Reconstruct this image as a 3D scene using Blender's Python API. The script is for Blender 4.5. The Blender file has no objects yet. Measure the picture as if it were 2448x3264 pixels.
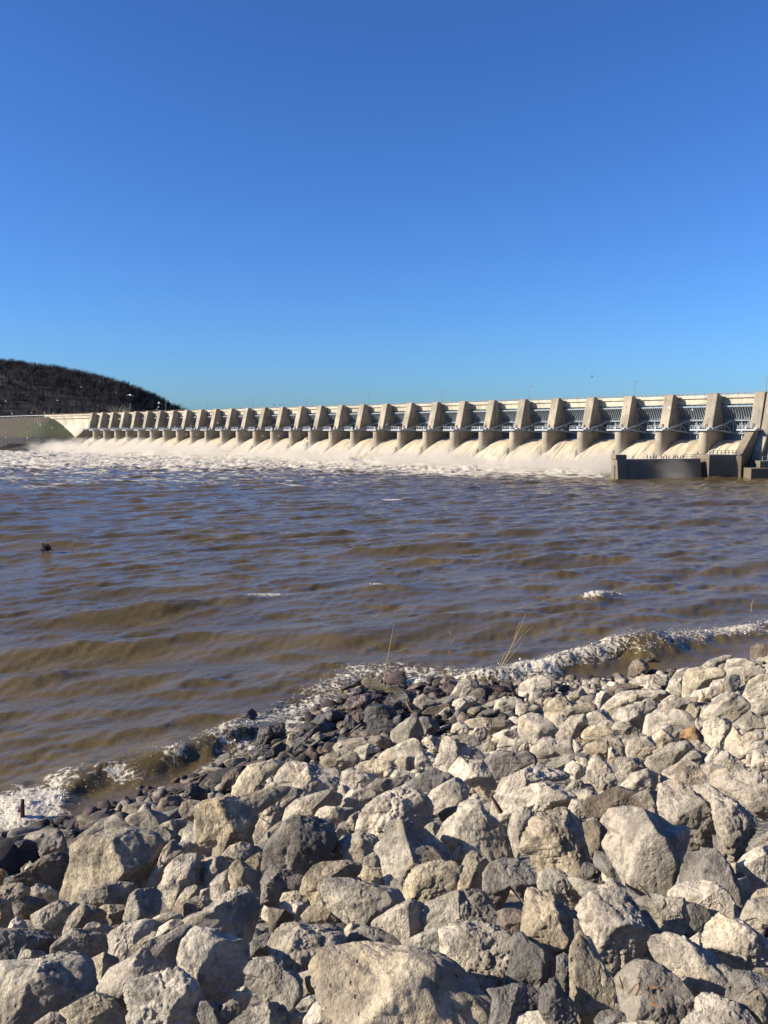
import bpy, bmesh, math, random
import numpy as np
from mathutils import Vector, Matrix

SC = bpy.context.scene
COL = SC.collection
R = math.radians
H = 12.5                                  # eye height above the river
F = 2734.0                                # focal length in photo pixels (2448 wide)
PITCH = R(5.45)
CP, SP = math.cos(PITCH), math.sin(PITCH)

# ---------------------------------------------------------------- camera
cam_d = bpy.data.cameras.new('camera')
cam = bpy.data.objects.new('camera', cam_d); COL.objects.link(cam)
cam_d.sensor_fit = 'HORIZONTAL'; cam_d.sensor_width = 36.0
cam_d.lens = 36.0 * F / 2448.0
cam_d.clip_start = 0.1; cam_d.clip_end = 9000
cam.location = (0, 0, H); cam.rotation_euler = (R(90) - PITCH, 0, 0)
SC.camera = cam

# ---------------------------------------------------------------- sky, sun, exposure
SUN_DIR = Vector((-0.983, -0.18, 0)).normalized()
SUN_EL = R(25)
w = bpy.data.worlds.new('World'); SC.world = w; w.use_nodes = True
nt = w.node_tree; nt.nodes.clear()
sky = nt.nodes.new('ShaderNodeTexSky'); sky.sky_type = 'NISHITA'; sky.sun_disc = False
sky.sun_elevation = SUN_EL
sky.sun_rotation = math.atan2(SUN_DIR.x, SUN_DIR.y)
sky.altitude = 200; sky.air_density = 1.0; sky.dust_density = 0.8; sky.ozone_density = 3.0
bg = nt.nodes.new('ShaderNodeBackground'); bg.inputs['Strength'].default_value = 0.051
wo = nt.nodes.new('ShaderNodeOutputWorld')
tint = nt.nodes.new('ShaderNodeMix'); tint.data_type = 'RGBA'; tint.blend_type = 'MULTIPLY'; tint.inputs[0].default_value = 1.0
tint.inputs[7].default_value = (0.54, 0.85, 1.30, 1)          # the camera's cool white balance
gam = nt.nodes.new('ShaderNodeGamma'); gam.inputs[1].default_value = 1.15
nt.links.new(sky.outputs[0], tint.inputs[6]); nt.links.new(tint.outputs[2], gam.inputs[0]); nt.links.new(gam.outputs[0], bg.inputs[0]); nt.links.new(bg.outputs[0], wo.inputs[0])
sl = bpy.data.lights.new('sun', 'SUN'); sl.energy = 5.0; sl.angle = R(0.53); sl.color = (1.0, 0.885, 0.725)
so = bpy.data.objects.new('sun', sl); COL.objects.link(so)
to_sun = Vector((SUN_DIR.x * math.cos(SUN_EL), SUN_DIR.y * math.cos(SUN_EL), math.sin(SUN_EL)))
so.rotation_euler = to_sun.to_track_quat('Z', 'Y').to_euler(); so.location = (-60, -10, 60)
SC.view_settings.view_transform = 'Standard'; SC.view_settings.look = 'None'
SC.view_settings.exposure = 1.0; SC.view_settings.gamma = 1.0
SC.render.engine = 'CYCLES'
SC.cycles.max_bounces = 6; SC.cycles.diffuse_bounces = 3; SC.cycles.glossy_bounces = 3
SC.cycles.volume_bounces = 2; SC.cycles.transparent_max_bounces = 8
SC.cycles.use_denoising = True

# ---------------------------------------------------------------- helpers
rng = np.random.default_rng(7)
random.seed(7)

def px_ray(px, py):
    """direction (unit forward depth) through a photo pixel"""
    px = np.asarray(px, float); py = np.asarray(py, float)
    xc = (px - 1224.0) / F; yc = (py - 1632.0) / F
    return np.stack([xc, CP - yc * SP, -SP - yc * CP], -1)

def px_on_z(px, py, z=0.0):
    d = px_ray(px, py); t = (z - H) / d[..., 2]
    return d * t[..., None] + np.array([0, 0, H])

def px_at_depth(px, py, Y):
    d = px_ray(px, py); t = Y / d[..., 1]
    return d * t + np.array([0, 0, H])

def to_px(p):
    p = np.asarray(p, float) - np.array([0, 0, H])
    f = p[..., 1] * CP - p[..., 2] * SP
    v = -(p[..., 1] * SP + p[..., 2] * CP)
    return 1224 + F * p[..., 0] / f, 1632 + F * v / f

def _h(ix, iy, iz, seed):
    n = (ix.astype(np.int64) * 374761393 + iy.astype(np.int64) * 668265263 + iz.astype(np.int64) * 2147483647 + seed * 1274126177) & 0xffffffff
    n = ((n ^ (n >> 13)) * 1274126177) & 0xffffffff
    n = ((n ^ (n >> 16)) * 668265263) & 0xffffffff
    return ((n ^ (n >> 15)) & 0xffffff) / float(0xffffff)

def noise3(p, seed=0):
    i = np.floor(p).astype(np.int64); f = p - i; u = f * f * f * (f * (f * 6 - 15) + 10)
    out = 0
    for a in (0, 1):
        wa = u[:, 0] if a else 1 - u[:, 0]
        for b in (0, 1):
            wb = u[:, 1] if b else 1 - u[:, 1]
            for c in (0, 1):
                wc = u[:, 2] if c else 1 - u[:, 2]
                out = out + wa * wb * wc * _h(i[:, 0] + a, i[:, 1] + b, i[:, 2] + c, seed)
    return out * 2 - 1

def noise2(x, y, seed=0):
    ix = np.floor(x).astype(np.int64); iy = np.floor(y).astype(np.int64)
    fx = x - ix; fy = y - iy
    ux = fx * fx * fx * (fx * (fx * 6 - 15) + 10); uy = fy * fy * fy * (fy * (fy * 6 - 15) + 10)
    z = np.zeros_like(ix)
    a = _h(ix, iy, z, seed); b = _h(ix + 1, iy, z, seed); c = _h(ix, iy + 1, z, seed); d = _h(ix + 1, iy + 1, z, seed)
    return (a * (1 - ux) * (1 - uy) + b * ux * (1 - uy) + c * (1 - ux) * uy + d * ux * uy) * 2 - 1

def fbm2(x, y, seed=0, o=4):
    s = 0; a = 0.5
    for k in range(o):
        s = s + a * noise2(x * 2 ** k + 17.3 * k, y * 2 ** k - 9.1 * k, seed + k); a *= 0.5
    return s

def sstep(a, b, x):
    t = np.clip((x - a) / (b - a), 0, 1)
    return t * t * (3 - 2 * t)

class MB:
    """collects boxes, prisms, tubes; build() links them as one mesh object"""
    def __init__(s): s.v = []; s.f = []
    def add(s, vs, fs):
        o = len(s.v); s.v += [tuple(v) for v in vs]; s.f += [tuple(i + o for i in f) for f in fs]
        return s
    def box(s, x0, x1, y0, y1, z0, z1):
        vs = [(x0, y0, z0), (x1, y0, z0), (x1, y1, z0), (x0, y1, z0), (x0, y0, z1), (x1, y0, z1), (x1, y1, z1), (x0, y1, z1)]
        return s.add(vs, [(3, 2, 1, 0), (4, 5, 6, 7), (0, 1, 5, 4), (1, 2, 6, 5), (2, 3, 7, 6), (3, 0, 4, 7)])
    def prism(s, poly, y0, y1):
        """outline in (x, z), extruded along y"""
        n = len(poly)
        vs = [(x, y0, z) for x, z in poly] + [(x, y1, z) for x, z in poly]
        fs = [tuple(range(n)), tuple(range(2 * n - 1, n - 1, -1))] + [(i, n + i, n + (i + 1) % n, (i + 1) % n) for i in range(n)]
        return s.add(vs, fs)
    def prism_z(s, poly, z0, z1):
        n = len(poly)
        vs = [(x, y, z0) for x, y in poly] + [(x, y, z1) for x, y in poly]
        fs = [tuple(range(n - 1, -1, -1)), tuple(range(n, 2 * n))] + [(i, (i + 1) % n, n + (i + 1) % n, n + i) for i in range(n)]
        return s.add(vs, fs)
    def tube(s, pts, rad, n=6):
        pts = [Vector(p) for p in pts]
        if not hasattr(rad, '__len__'): rad = [rad] * len(pts)
        vs = []; fs = []
        for i, p in enumerate(pts):
            d = (pts[min(i + 1, len(pts) - 1)] - pts[max(i - 1, 0)]).normalized()
            a = d.orthogonal().normalized(); b = d.cross(a)
            for k in range(n):
                t = 2 * math.pi * k / n
                vs.append(p + (a * math.cos(t) + b * math.sin(t)) * rad[i])
        for i in range(len(pts) - 1):
            for k in range(n):
                fs.append((i * n + k, i * n + (k + 1) % n, (i + 1) * n + (k + 1) % n, (i + 1) * n + k))
        fs.append(tuple(range(n - 1, -1, -1))); fs.append(tuple((len(pts) - 1) * n + k for k in range(n)))
        return s.add(vs, fs)
    def bar(s, p, q, wd, hd=None):
        """square bar between two points"""
        hd = hd or wd
        p = Vector(p); q = Vector(q); d = (q - p).normalized()
        a = d.cross(Vector((0, 0, 1)))
        a = a.normalized() if a.length > 1e-3 else Vector((1, 0, 0))
        b = a.cross(d)
        vs = []
        for c in (p, q):
            for i, j in ((-1, -1), (1, -1), (1, 1), (-1, 1)):
                vs.append(c + a * (i * wd / 2) + b * (j * hd / 2))
        return s.add(vs, [(3, 2, 1, 0), (4, 5, 6, 7), (0, 1, 5, 4), (1, 2, 6, 5), (2, 3, 7, 6), (3, 0, 4, 7)])
    def build(s, name, mat, parent=None, bevel=0, smooth=False):
        me = bpy.data.meshes.new(name); me.from_pydata(s.v, [], s.f)
        bm = bmesh.new(); bm.from_mesh(me); bmesh.ops.recalc_face_normals(bm, faces=bm.faces); bm.to_mesh(me); bm.free()
        me.materials.append(mat)
        if smooth: me.polygons.foreach_set('use_smooth', [True] * len(me.polygons))
        o = bpy.data.objects.new(name, me); COL.objects.link(o)
        if parent: o.parent = parent
        if bevel:
            m = o.modifiers.new('edge', 'BEVEL'); m.width = bevel; m.segments = 2; m.limit_method = 'ANGLE'
        return o

def arr_mesh(name, V, Fq, mat, smooth=True, parent=None, attrs=None):
    """mesh from numpy arrays (quads or tris)"""
    me = bpy.data.meshes.new(name)
    n = len(V); m, k = Fq.shape
    me.vertices.add(n); me.vertices.foreach_set('co', np.ascontiguousarray(V, dtype=np.float32).ravel())
    me.loops.add(m * k); me.loops.foreach_set('vertex_index', np.ascontiguousarray(Fq, dtype=np.int32).ravel())
    me.polygons.add(m); me.polygons.foreach_set('loop_start', np.arange(0, m * k, k, dtype=np.int32))
    me.update(calc_edges=True)
    me.polygons.foreach_set('use_smooth', np.full(m, smooth))
    for an, av in (attrs or {}).items():
        if av.ndim == 1:
            a = me.attributes.new(an, 'FLOAT', 'POINT'); a.data.foreach_set('value', av.astype(np.float32))
        else:
            a = me.attributes.new(an, 'FLOAT_COLOR', 'POINT'); a.data.foreach_set('color', av.astype(np.float32).ravel())
    me.materials.append(mat); me.validate()
    o = bpy.data.objects.new(name, me); COL.objects.link(o)
    if parent: o.parent = parent
    return o

def grid_faces(r, c):
    i = np.arange(r * c).reshape(r, c)
    return np.stack([i[:-1, :-1], i[:-1, 1:], i[1:, 1:], i[1:, :-1]], -1).reshape(-1, 4)

def empty(name, loc=(0, 0, 0), rz=0, **kw):
    o = bpy.data.objects.new(name, None); COL.objects.link(o)
    o.empty_display_size = 0.3; o.location = loc; o.rotation_euler = (0, 0, rz)
    return tag(o, **kw)

def tag(o, label=None, cat=None, group=None, kind=None):
    if label: o['label'] = label
    if cat: o['category'] = cat
    if group: o['group'] = group
    if kind: o['kind'] = kind
    return o

def copy_tree(o, parent=None):
    c = o.copy(); COL.objects.link(c)
    if parent is not None: c.parent = parent
    for ch in list(o.children): copy_tree(ch, c)
    return c

# ---------------------------------------------------------------- materials
class NT:
    def __init__(s, name):
        s.m = bpy.data.materials.new(name); s.m.use_nodes = True
        s.t = s.m.node_tree; s.n = s.t.nodes; s.n.clear()
        s.out = s.n.new('ShaderNodeOutputMaterial')
        s.p = s.n.new('ShaderNodeBsdfPrincipled'); s.link(s.p.outputs[0], s.out.inputs['Surface'])
    def link(s, a, b): s.t.links.new(a, b)
    def _set(s, sock, v):
        if isinstance(v, bpy.types.NodeSocket): s.link(v, sock)
        elif v is not None:
            if sock.type == 'RGBA' and not hasattr(v, '__len__'): v = (v, v, v, 1)
            elif sock.type == 'RGBA' and len(v) == 3: v = (*v, 1)
            sock.default_value = v
    def node(s, t, **kw):
        n = s.n.new(t)
        for k, v in kw.items(): setattr(n, k, v)
        return n
    def math(s, op, a, b=None, c=None, clamp=False):
        n = s.node('ShaderNodeMath', operation=op, use_clamp=clamp)
        s._set(n.inputs[0], a)
        if b is not None: s._set(n.inputs[1], b)
        if c is not None: s._set(n.inputs[2], c)
        return n.outputs[0]
    def mix(s, f, a, b, blend='MIX'):
        n = s.node('ShaderNodeMix', data_type='RGBA', blend_type=blend)
        s._set(n.inputs[0], f); s._set(n.inputs[6], a); s._set(n.inputs[7], b)
        return n.outputs[2]
    def ramp(s, v, lo, hi, a=0.0, b=1.0):
        n = s.node('ShaderNodeMapRange'); n.interpolation_type = 'SMOOTHSTEP'
        s._set(n.inputs[0], v); n.inputs[1].default_value = lo; n.inputs[2].default_value = hi
        n.inputs[3].default_value = a; n.inputs[4].default_value = b
        return n.outputs[0]
    def coord(s, kind='Object', scale=None, off=None):
        n = s.node('ShaderNodeTexCoord'); v = n.outputs[kind]
        if off is not None:
            a = s.node('ShaderNodeVectorMath', operation='ADD'); s.link(v, a.inputs[0]); s.link(off, a.inputs[1]); v = a.outputs[0]
        if scale is not None:
            m = s.node('ShaderNodeVectorMath', operation='MULTIPLY'); s.link(v, m.inputs[0]); m.inputs[1].default_value = scale; v = m.outputs[0]
        return v
    def pos(s, scale=None):
        v = s.node('ShaderNodeNewGeometry').outputs['Position']
        if scale is not None:
            m = s.node('ShaderNodeVectorMath', operation='MULTIPLY'); s.link(v, m.inputs[0]); m.inputs[1].default_value = scale; v = m.outputs[0]
        return v
    def noise(s, v, scale, detail=4, rough=0.55, dist=0.0):
        n = s.node('ShaderNodeTexNoise'); s.link(v, n.inputs['Vector'])
        n.inputs['Scale'].default_value = scale; n.inputs['Detail'].default_value = detail
        n.inputs['Roughness'].default_value = rough; n.inputs['Distortion'].default_value = dist
        return n.outputs[0]
    def vor(s, v, scale, feature='F1'):
        n = s.node('ShaderNodeTexVoronoi', feature=feature); s.link(v, n.inputs['Vector']); n.inputs['Scale'].default_value = scale
        return n.outputs[0]
    def sep(s, v):
        n = s.node('ShaderNodeSeparateXYZ'); s.link(v, n.inputs[0]); return n.outputs
    def bump(s, h, strength=0.5, dist=0.05, prev=None):
        n = s.node('ShaderNodeBump'); n.inputs['Strength'].default_value = strength; n.inputs['Distance'].default_value = dist
        s.link(h, n.inputs['Height'])
        if prev is not None: s.link(prev, n.inputs['Normal'])
        return n.outputs[0]
    def attr(s, name, out='Fac'):
        n = s.node('ShaderNodeAttribute', attribute_name=name); return n.outputs[out]
    def fin(s, col=None, rough=None, nrm=None, **kw):
        if col is not None: s._set(s.p.inputs['Base Color'], col)
        if rough is not None: s._set(s.p.inputs['Roughness'], rough)
        if nrm is not None: s.link(nrm, s.p.inputs['Normal'])
        for k, v in kw.items(): s._set(s.p.inputs[k.replace('_', ' ')], v)
        return s.m

def plain(name, col, rough=0.7, metal=0.0, var=0.25, scale=3.0):
    m = NT(name); v = m.coord('Object'); n = m.noise(v, scale, 5)
    c = m.mix(n, [x * (1 - var) for x in col], [x * (1 + var) for x in col])
    return m.fin(c, rough, None, Metallic=metal)

def mat_concrete(name, col, streak=0.5, wet=True):
    m = NT(name); v = m.pos()
    st = m.noise(m.pos((0.9, 0.9, 0.07)), 1.0, 6, 0.62)
    bl = m.noise(v, 0.13, 6, 0.65); fi = m.noise(v, 2.6, 6, 0.65)
    c = m.mix(m.ramp(bl, 0.32, 0.68), [x * f_ for x, f_ in zip(col, (.66, .68, .72))], [x * 1.16 for x in col])
    c = m.mix(m.math('MULTIPLY', m.ramp(st, 0.5, 0.72), streak), c, [x * 0.42 for x in col])
    c = m.mix(m.math('MULTIPLY', m.ramp(fi, 0.5, 0.75), 0.35), c, [x * 0.6 for x in col])
    z = m.sep(v)[2]
    # casting joints every lift
    j = m.math('ABSOLUTE', m.math('SUBTRACT', m.math('FRACT', m.math('DIVIDE', z, 3.05)), 0.5))
    c = m.mix(m.math('MULTIPLY', m.ramp(j, 0.485, 0.497), 0.35), c, [x * 0.4 for x in col])
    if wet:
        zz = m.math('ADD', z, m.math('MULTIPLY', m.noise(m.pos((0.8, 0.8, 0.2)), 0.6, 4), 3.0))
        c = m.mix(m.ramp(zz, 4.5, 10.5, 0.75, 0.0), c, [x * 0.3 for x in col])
    return m.fin(c, 0.9, m.bump(fi, 0.25, 0.04))

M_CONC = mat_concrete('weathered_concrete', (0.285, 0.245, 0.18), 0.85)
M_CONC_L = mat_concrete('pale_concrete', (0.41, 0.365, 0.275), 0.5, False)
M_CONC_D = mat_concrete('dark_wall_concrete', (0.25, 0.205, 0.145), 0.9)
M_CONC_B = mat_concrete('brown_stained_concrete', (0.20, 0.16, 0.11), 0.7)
M_STEEL = plain('grey_blue_gate_paint', (0.20, 0.235, 0.265), 0.5)
M_STEEL_D = plain('dark_gate_plate', (0.15, 0.175, 0.20), 0.55)
M_STEEL_W = plain('pale_platform_paint', (0.30, 0.325, 0.345), 0.5)
M_RAIL = plain('rusty_rail', (0.20, 0.12, 0.07), 0.8)
M_LAMP = plain('grey_lamp_metal', (0.16, 0.17, 0.18), 0.5)
M_DARK = plain('opening_shade', (0.05, 0.035, 0.02), 0.8)  # dark brown that stands for the shade inside deep openings
# ================================================================ the dam
BAY = 13.51
P0 = np.array([104.3, 240.0])
AX = np.array([-0.700, 0.714])            # along the dam, to the far end
DN = np.array([-0.714, -0.700])           # downstream
ZS = H - 10.0                             # the dam's levels were read for an eye at 10 m
NG = 30
DAM_RZ = math.atan2(DN[1], DN[0])

def dam_pt(u, k, z):
    p = P0 + DN * u + AX * (BAY * k)
    return (p[0], p[1], z)

def dam_uk(x, y):
    dx = x - P0[0]; dy = y - P0[1]
    return dx * DN[0] + dy * DN[1], (dx * AX[0] + dy * AX[1]) / BAY

dam = empty('spillway_dam', (P0[0], P0[1], 0), DAM_RZ,
            label='long concrete spillway dam with a row of piers and steel gates across the river', cat='dam')

# pier, upper sloping shaft and lower rounded nose
PW = 1.45
def pier_mb():
    b = MB()
    b.prism([(0.0, 20.3 + ZS), (-0.25, 20.6 + ZS), (-1.7, 20.6 + ZS), (-1.8, 20.15 + ZS), (-2.7, 20.1 + ZS), (-2.8, 19.75 + ZS), (-3.55, 19.7 + ZS),
             (-3.56, 17.3 + ZS), (-12.5, 17.3 + ZS), (-12.5, 6 + ZS), (-7.0, 6 + ZS), (-7.0, 10.31 + ZS), (2.7, 10.31 + ZS)], -PW, PW)
    pl = [(-8.0, PW - .02), (-8.0, -PW + .02), (4.5, -PW + .02)]
    for i in range(1, 12):
        t = -math.pi / 2 + math.pi * i / 12
        pl.append((4.5 + 1.43 * math.cos(t), 1.43 * math.sin(t)))
    pl.append((4.5, PW - .02))
    b.prism_z(pl, -3.0, 9.75 + ZS)
    return b

def doorway_shade_mb():
    # arched panel on the pier's far side, dark colour standing for a deep opening's shade
    b = MB(); sl = (0 - 2.7) / (20.3 - 10.3)
    prof = [(-0.38, 0.0), (0.38, 0.0), (0.38, 1.15)] + [(0.38 * math.cos(t), 1.15 + 0.38 * math.sin(t)) for t in (0.5, 1.05, 1.57, 2.1, 2.64)] + [(-0.38, 1.15)]
    vs = []
    for off in (-0.25, 0.06):
        for y, z in prof:
            zz = 10.35 + ZS + z; vs.append((2.7 + (zz - 10.3 - ZS) * sl + off, y - 0.35, zz))
    n = len(prof)
    b.add(vs, [tuple(range(n)), tuple(range(2 * n - 1, n - 1, -1))] + [(i, (i + 1) % n, n + (i + 1) % n, n + i) for i in range(n)])
    return b

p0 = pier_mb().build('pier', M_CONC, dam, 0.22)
d0 = doorway_shade_mb().build('doorway', M_DARK, p0)

def plat_mb():
    b = MB()
    b.box(2.2, 6.7, -3.3, 1.9, 9.85 + ZS, 10.3 + ZS)
    b.box(2.6, 6.3, -2.0, 1.5, 9.752 + ZS, 9.848 + ZS)
    b.box(3.2, 4.4, 0.5, 1.4, 10.3 + ZS, 10.75 + ZS)
    b.box(3.4, 4.0, -2.2, -1.7, 10.3 + ZS, 11.2 + ZS)
    return b
def plat_rail_mb():
    b = MB(); zs = 10.3 + ZS
    ring = [(6.55, 1.75), (6.55, -3.15), (2.6, -3.15)]
    for zz in (zs + 0.55, zs + 1.05):
        b.tube([(x, y, zz) for x, y in ring], 0.045, 5)
    for x, y in [(6.55, 1.75), (6.55, 0.5), (6.55, -0.8), (6.55, -2.0), (6.55, -3.15), (5.2, -3.15), (3.9, -3.15), (2.6, -3.15)]:
        b.tube([(x, y, zs), (x, y, zs + 1.08)], 0.05, 5)
    return b
pf0 = plat_mb().build('access_platform', M_STEEL_W, dam, 0.03)
plat_rail_mb().build('handrail', M_STEEL_W, pf0)

# radial gate between two piers: curved plate with ribs, girders, arms to the trunnions
GC = (3.0, 10.2 + ZS); GR = 9.0
GY0, GY1 = -BAY + PW + 0.12, -PW - 0.12   # in the first bay
def arc(r, a): return (GC[0] - r * math.cos(a), GC[1] + r * math.sin(a))
def gate_mb():
    b = MB(); N = 16; a0, a1 = R(-19.5), R(49)
    out = [arc(GR + .12, a0 + (a1 - a0) * i / N) for i in range(N + 1)]
    inn = [arc(GR, a0 + (a1 - a0) * i / N) for i in range(N + 1)]
    for i in range(N):
        b.prism([out[i], out[i + 1], inn[i + 1], inn[i]], GY0, GY1)
    return b
def ribs_mb():
    b = MB(); N = 10
    for j in range(15):
        y = GY0 + 0.12 + (GY1 - GY0 - 0.24) * j / 14
        for (s, e) in ((R(-19), R(47.5)),):
            for i in range(N):
                q0 = s + (e - s) * i / N; q1 = s + (e - s) * (i + 1) / N
                b.prism([arc(GR - .01, q0), arc(GR - .01, q1), arc(GR - .50, q1), arc(GR - .50, q0)], y - 0.045, y + 0.045)
            for i in range(N):
                q0 = s + (e - s) * i / N; q1 = s + (e - s) * (i + 1) / N
                b.prism([arc(GR - .502, q0), arc(GR - .502, q1), arc(GR - .56, q1), arc(GR - .56, q0)], y - 0.11, y + 0.11)
    q = R(48.3)
    x, z = arc(GR - .3, q); b.box(x - .3, x + .3, GY0, GY1, z - .02, z + .26)
    x, z = arc(GR - .3, R(-19.5)); b.box(x - .3, x + .3, GY0, GY1, z - .5, z + .02)
    return b
M_GIRD = plain('girder_paint', (0.25, 0.285, 0.31), 0.5)
GIR = (R(20), R(-7.5))
def girder_mb(a):
    b = MB(); x, z = arc(GR - .98, a)
    b.box(x - .4, x + .4, GY0 + .15, GY1 - .15, z - .24, z - .16); b.box(x - .4, x + .4, GY0 + .15, GY1 - .15, z + .16, z + .24)
    b.box(x - .06, x + .06, GY0 + .15, GY1 - .15, z - .16, z + .16)
    return b
def arm_mb(side):
    b = MB(); y = GY1 - .5 if side > 0 else GY0 + .5; yi = y - side * 2.0
    hub = (GC[0], GY1 - .1 if side > 0 else GY0 + .1, GC[1])
    ux, uz = arc(GR - 1.15, GIR[0]); lx, lz = arc(GR - 1.15, GIR[1])
    b.bar(hub, (ux, yi, uz - .1), .42, .42); b.bar(hub, (lx, yi, lz + .1), .42, .42)
    def on(p, t, q=hub): return tuple(q[i] + (p[i] - q[i]) * t for i in range(3))
    U = (ux, yi, uz - .1); L = (lx, yi, lz + .1)
    b.bar(on(U, .62), on(L, .62), .2); b.bar(on(U, .62), on(L, .98), .18); b.bar(on(U, .35), on(L, .62), .16)
    b.tube([(GC[0], hub[1] - .35, GC[1]), (GC[0], hub[1] + .35, GC[1])], .55, 12)
    return b
def truss_mb():
    b = MB(); ux, uz = arc(GR - .98, GIR[0]); lx, lz = arc(GR - .98, GIR[1])
    uz -= .24; lz += .24; n = 5; ys = [GY0 + .5 + (GY1 - GY0 - 1.0) * i / (n - 1) for i in range(n)]
    for i, y in enumerate(ys):
        b.bar((ux, y, uz), (lx, y, lz), .2)
        if i < n - 1:
            b.bar((ux, y, uz), (lx, ys[i + 1], lz), .17) if i % 2 else b.bar((lx, y, lz), (ux, ys[i + 1], uz), .17)
    # slanting brackets from the ribs to the upper girder
    for j in range(11):
        y = GY0 + .5 + (GY1 - GY0 - 1) * j / 10
        b.bar((ux, y, uz + .4), (arc(GR - .5, R(25))[0], y + .1, arc(GR - .5, R(25))[1]), .16)
    return b
g0 = gate_mb().build('sluice_gate', M_STEEL_D, dam)
ribs_mb().build('rib', M_STEEL, g0)
girder_mb(GIR[0]).build('girder', M_GIRD, g0); girder_mb(GIR[1]).build('girder', M_GIRD, g0)
arm_mb(1).build('gate_arm', M_STEEL, g0); arm_mb(-1).build('gate_arm', M_STEEL, g0)
truss_mb().build('truss', M_STEEL, g0)
for k in range(1, NG + 1):
    p = copy_tree(p0, dam); p.location = (0, -BAY * k, 0)
    p = copy_tree(pf0, dam); p.location = (0, -BAY * k, 0)
    if k < NG:
        p = copy_tree(g0, dam); p.location = (0, -BAY * k, 0)

# bridge deck over the piers, running on over the abutments
YA, YB = 30.0, -BAY * 35.7
b = MB()
b.box(-12.4, -3.9, YB, YA, 17.75 + ZS, 19.1 + ZS)
b.build('bridge_deck', M_CONC_L, dam)
b = MB()
b.box(-3.9, -3.6, YB, YA, 17.55 + ZS, 19.3 + ZS); b.box(-12.7, -12.4, YB, YA, 17.55 + ZS, 19.3 + ZS)
b.build('fascia_beam', M_CONC_L, dam)
b = MB()
b.box(-3.95, -3.05, YB, YA, 19.3 + ZS, 19.55 + ZS); b.box(-3.45, -3.1, YB, YA, 19.55 + ZS, 20.2 + ZS)
b.box(-13.2, -12.3, YB, YA, 19.3 + ZS, 20.2 + ZS)
b.build('parapet', M_CONC_L, dam)
b = MB(); y = YB
i = 0
while y < YA:
    b.box(-3.34, -3.2, y - .08, y + .08, 20.2 + ZS, 20.78 + ZS)
    if i % 3 == 0: b.box(-3.36, -3.18, y + .25, y + .75, 20.2 + ZS, 20.52 + ZS)
    y += 1.69; i += 1
b.box(-3.32, -3.22, YB, YA, 20.7 + ZS, 20.79 + ZS)
b.build('handrail', M_RAIL, dam)
# bearing blocks and hoist machinery seen through the slot under the deck
b = MB()
for k in range(NG):
    yc = -BAY * (k + .5)
    b.box(-6.6, -5.2, yc - 4.6, yc - 3.2, 17.3 + ZS, 17.75 + ZS); b.box(-6.6, -5.2, yc + 3.2, yc + 4.6, 17.3 + ZS, 17.75 + ZS)
    for q in (-1.5, .4, 2.0): b.box(-6.2, -6.0, yc + q, yc + q + .2, 17.0 + ZS, 17.75 + ZS)
b.build('hoist', M_LAMP, dam)
# overflow crest under the gates
b = MB()
pr = [(-12, -3), (-12, 4 + ZS), (-8, 6.4 + ZS), (-5, 6.5 + ZS), (0, 5.5 + ZS), (5, 2.6 + ZS), (9, -1), (9, -3)]
b.prism(pr, -BAY * NG, 0)
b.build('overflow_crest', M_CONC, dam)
# left abutment: plain pale wall beyond the last pier
b = MB()
b.prism([(-12, -2), (-12, 17.5 + ZS), (-4.4, 17.5 + ZS), (-4.2, 13 + ZS), (-1, 8 + ZS), (5, 1.0), (7, -2)], -BAY * 35.7, -BAY * 30 - PW)
b.build('abutment_wall', M_CONC_L, dam, 0.1)
# right abutment: massive end block
b = MB()
b.prism([(-12, -2), (-12, 17.5 + ZS), (-4.5, 17.5 + ZS), (-3.0, 14 + ZS), (1.5, 9 + ZS), (8, 1.0), (10, -2)], PW + 2.4, 60)
b.prism([(-12, -2), (-12, 17.2 + ZS), (-3.9, 17.2 + ZS), (-3.8, 20.2 + ZS), (-0.6, 20.25 + ZS), (2.3, 10.0 + ZS), (3.3, 9.0 + ZS), (11.5, -1)], PW + .01, PW + 2.4)
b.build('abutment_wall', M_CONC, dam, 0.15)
# training walls with a sloping top at both ends of the spillway
for yy in (-0.9, -BAY * 30 - 0.9):
    b = MB()
    b.prism([(5.5, 9.5 + ZS), (6.2, 9.5 + ZS), (14.5, 2.6 + ZS), (14.5, -2), (5.5, -2)], yy, yy + 2.2)
    b.build('training_wall', M_CONC_B, dam, 0.1)

# ---------------------------------------------------------------- lamps along the deck
def lamp_proto():
    r = empty('street_lamp', (0, 0, 0))
    b = MB(); b.tube([(0, 0, 0), (0, 0, 3), (0, 0, 5.6)], [.11, .085, .06], 8); b.box(-.18, .18, -.18, .18, 0, .12)
    b.build('pole', M_LAMP, r)
    b = MB(); b.tube([(0, 0, 5.5), (.55, 0, 5.58)], [.05, .045], 6)
    b.build('lamp_arm', M_LAMP, r)
    b = MB(); b.prism([(.35, 5.55), (.4, 5.75), (.95, 5.78), (1.1, 5.66), (1.08, 5.56)], -.17, .17)
    b.build('lamp_head', M_LAMP, r, .03)
    return r
LK = [0, 3, 6, 9, 12, 15, 18, 21, 24, 27, 30, 35.2]
NTH = ['nearest', 'second', 'third', 'fourth', 'fifth', 'sixth', 'seventh', 'eighth', 'ninth', 'tenth', 'eleventh', 'twelfth']
lp = lamp_proto()
for i, k in enumerate(LK):
    o = lp if i == 0 else copy_tree(lp)
    o.location = dam_pt(-3.95, k, 19.55 + ZS + (0 if 0 else 0)); o.rotation_euler = (0, 0, R(-20))
    lab = ('tall slim lamp post above the end block at the right edge' if i == 0 else
           'lamp post on the bare wall at the far left end of the dam' if i == 11 else
           '%s lamp post along the dam deck, counted from the right end' % NTH[i])
    tag(o, lab, 'street lamp', 'lamp posts along the dam deck')
b = MB()

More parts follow.
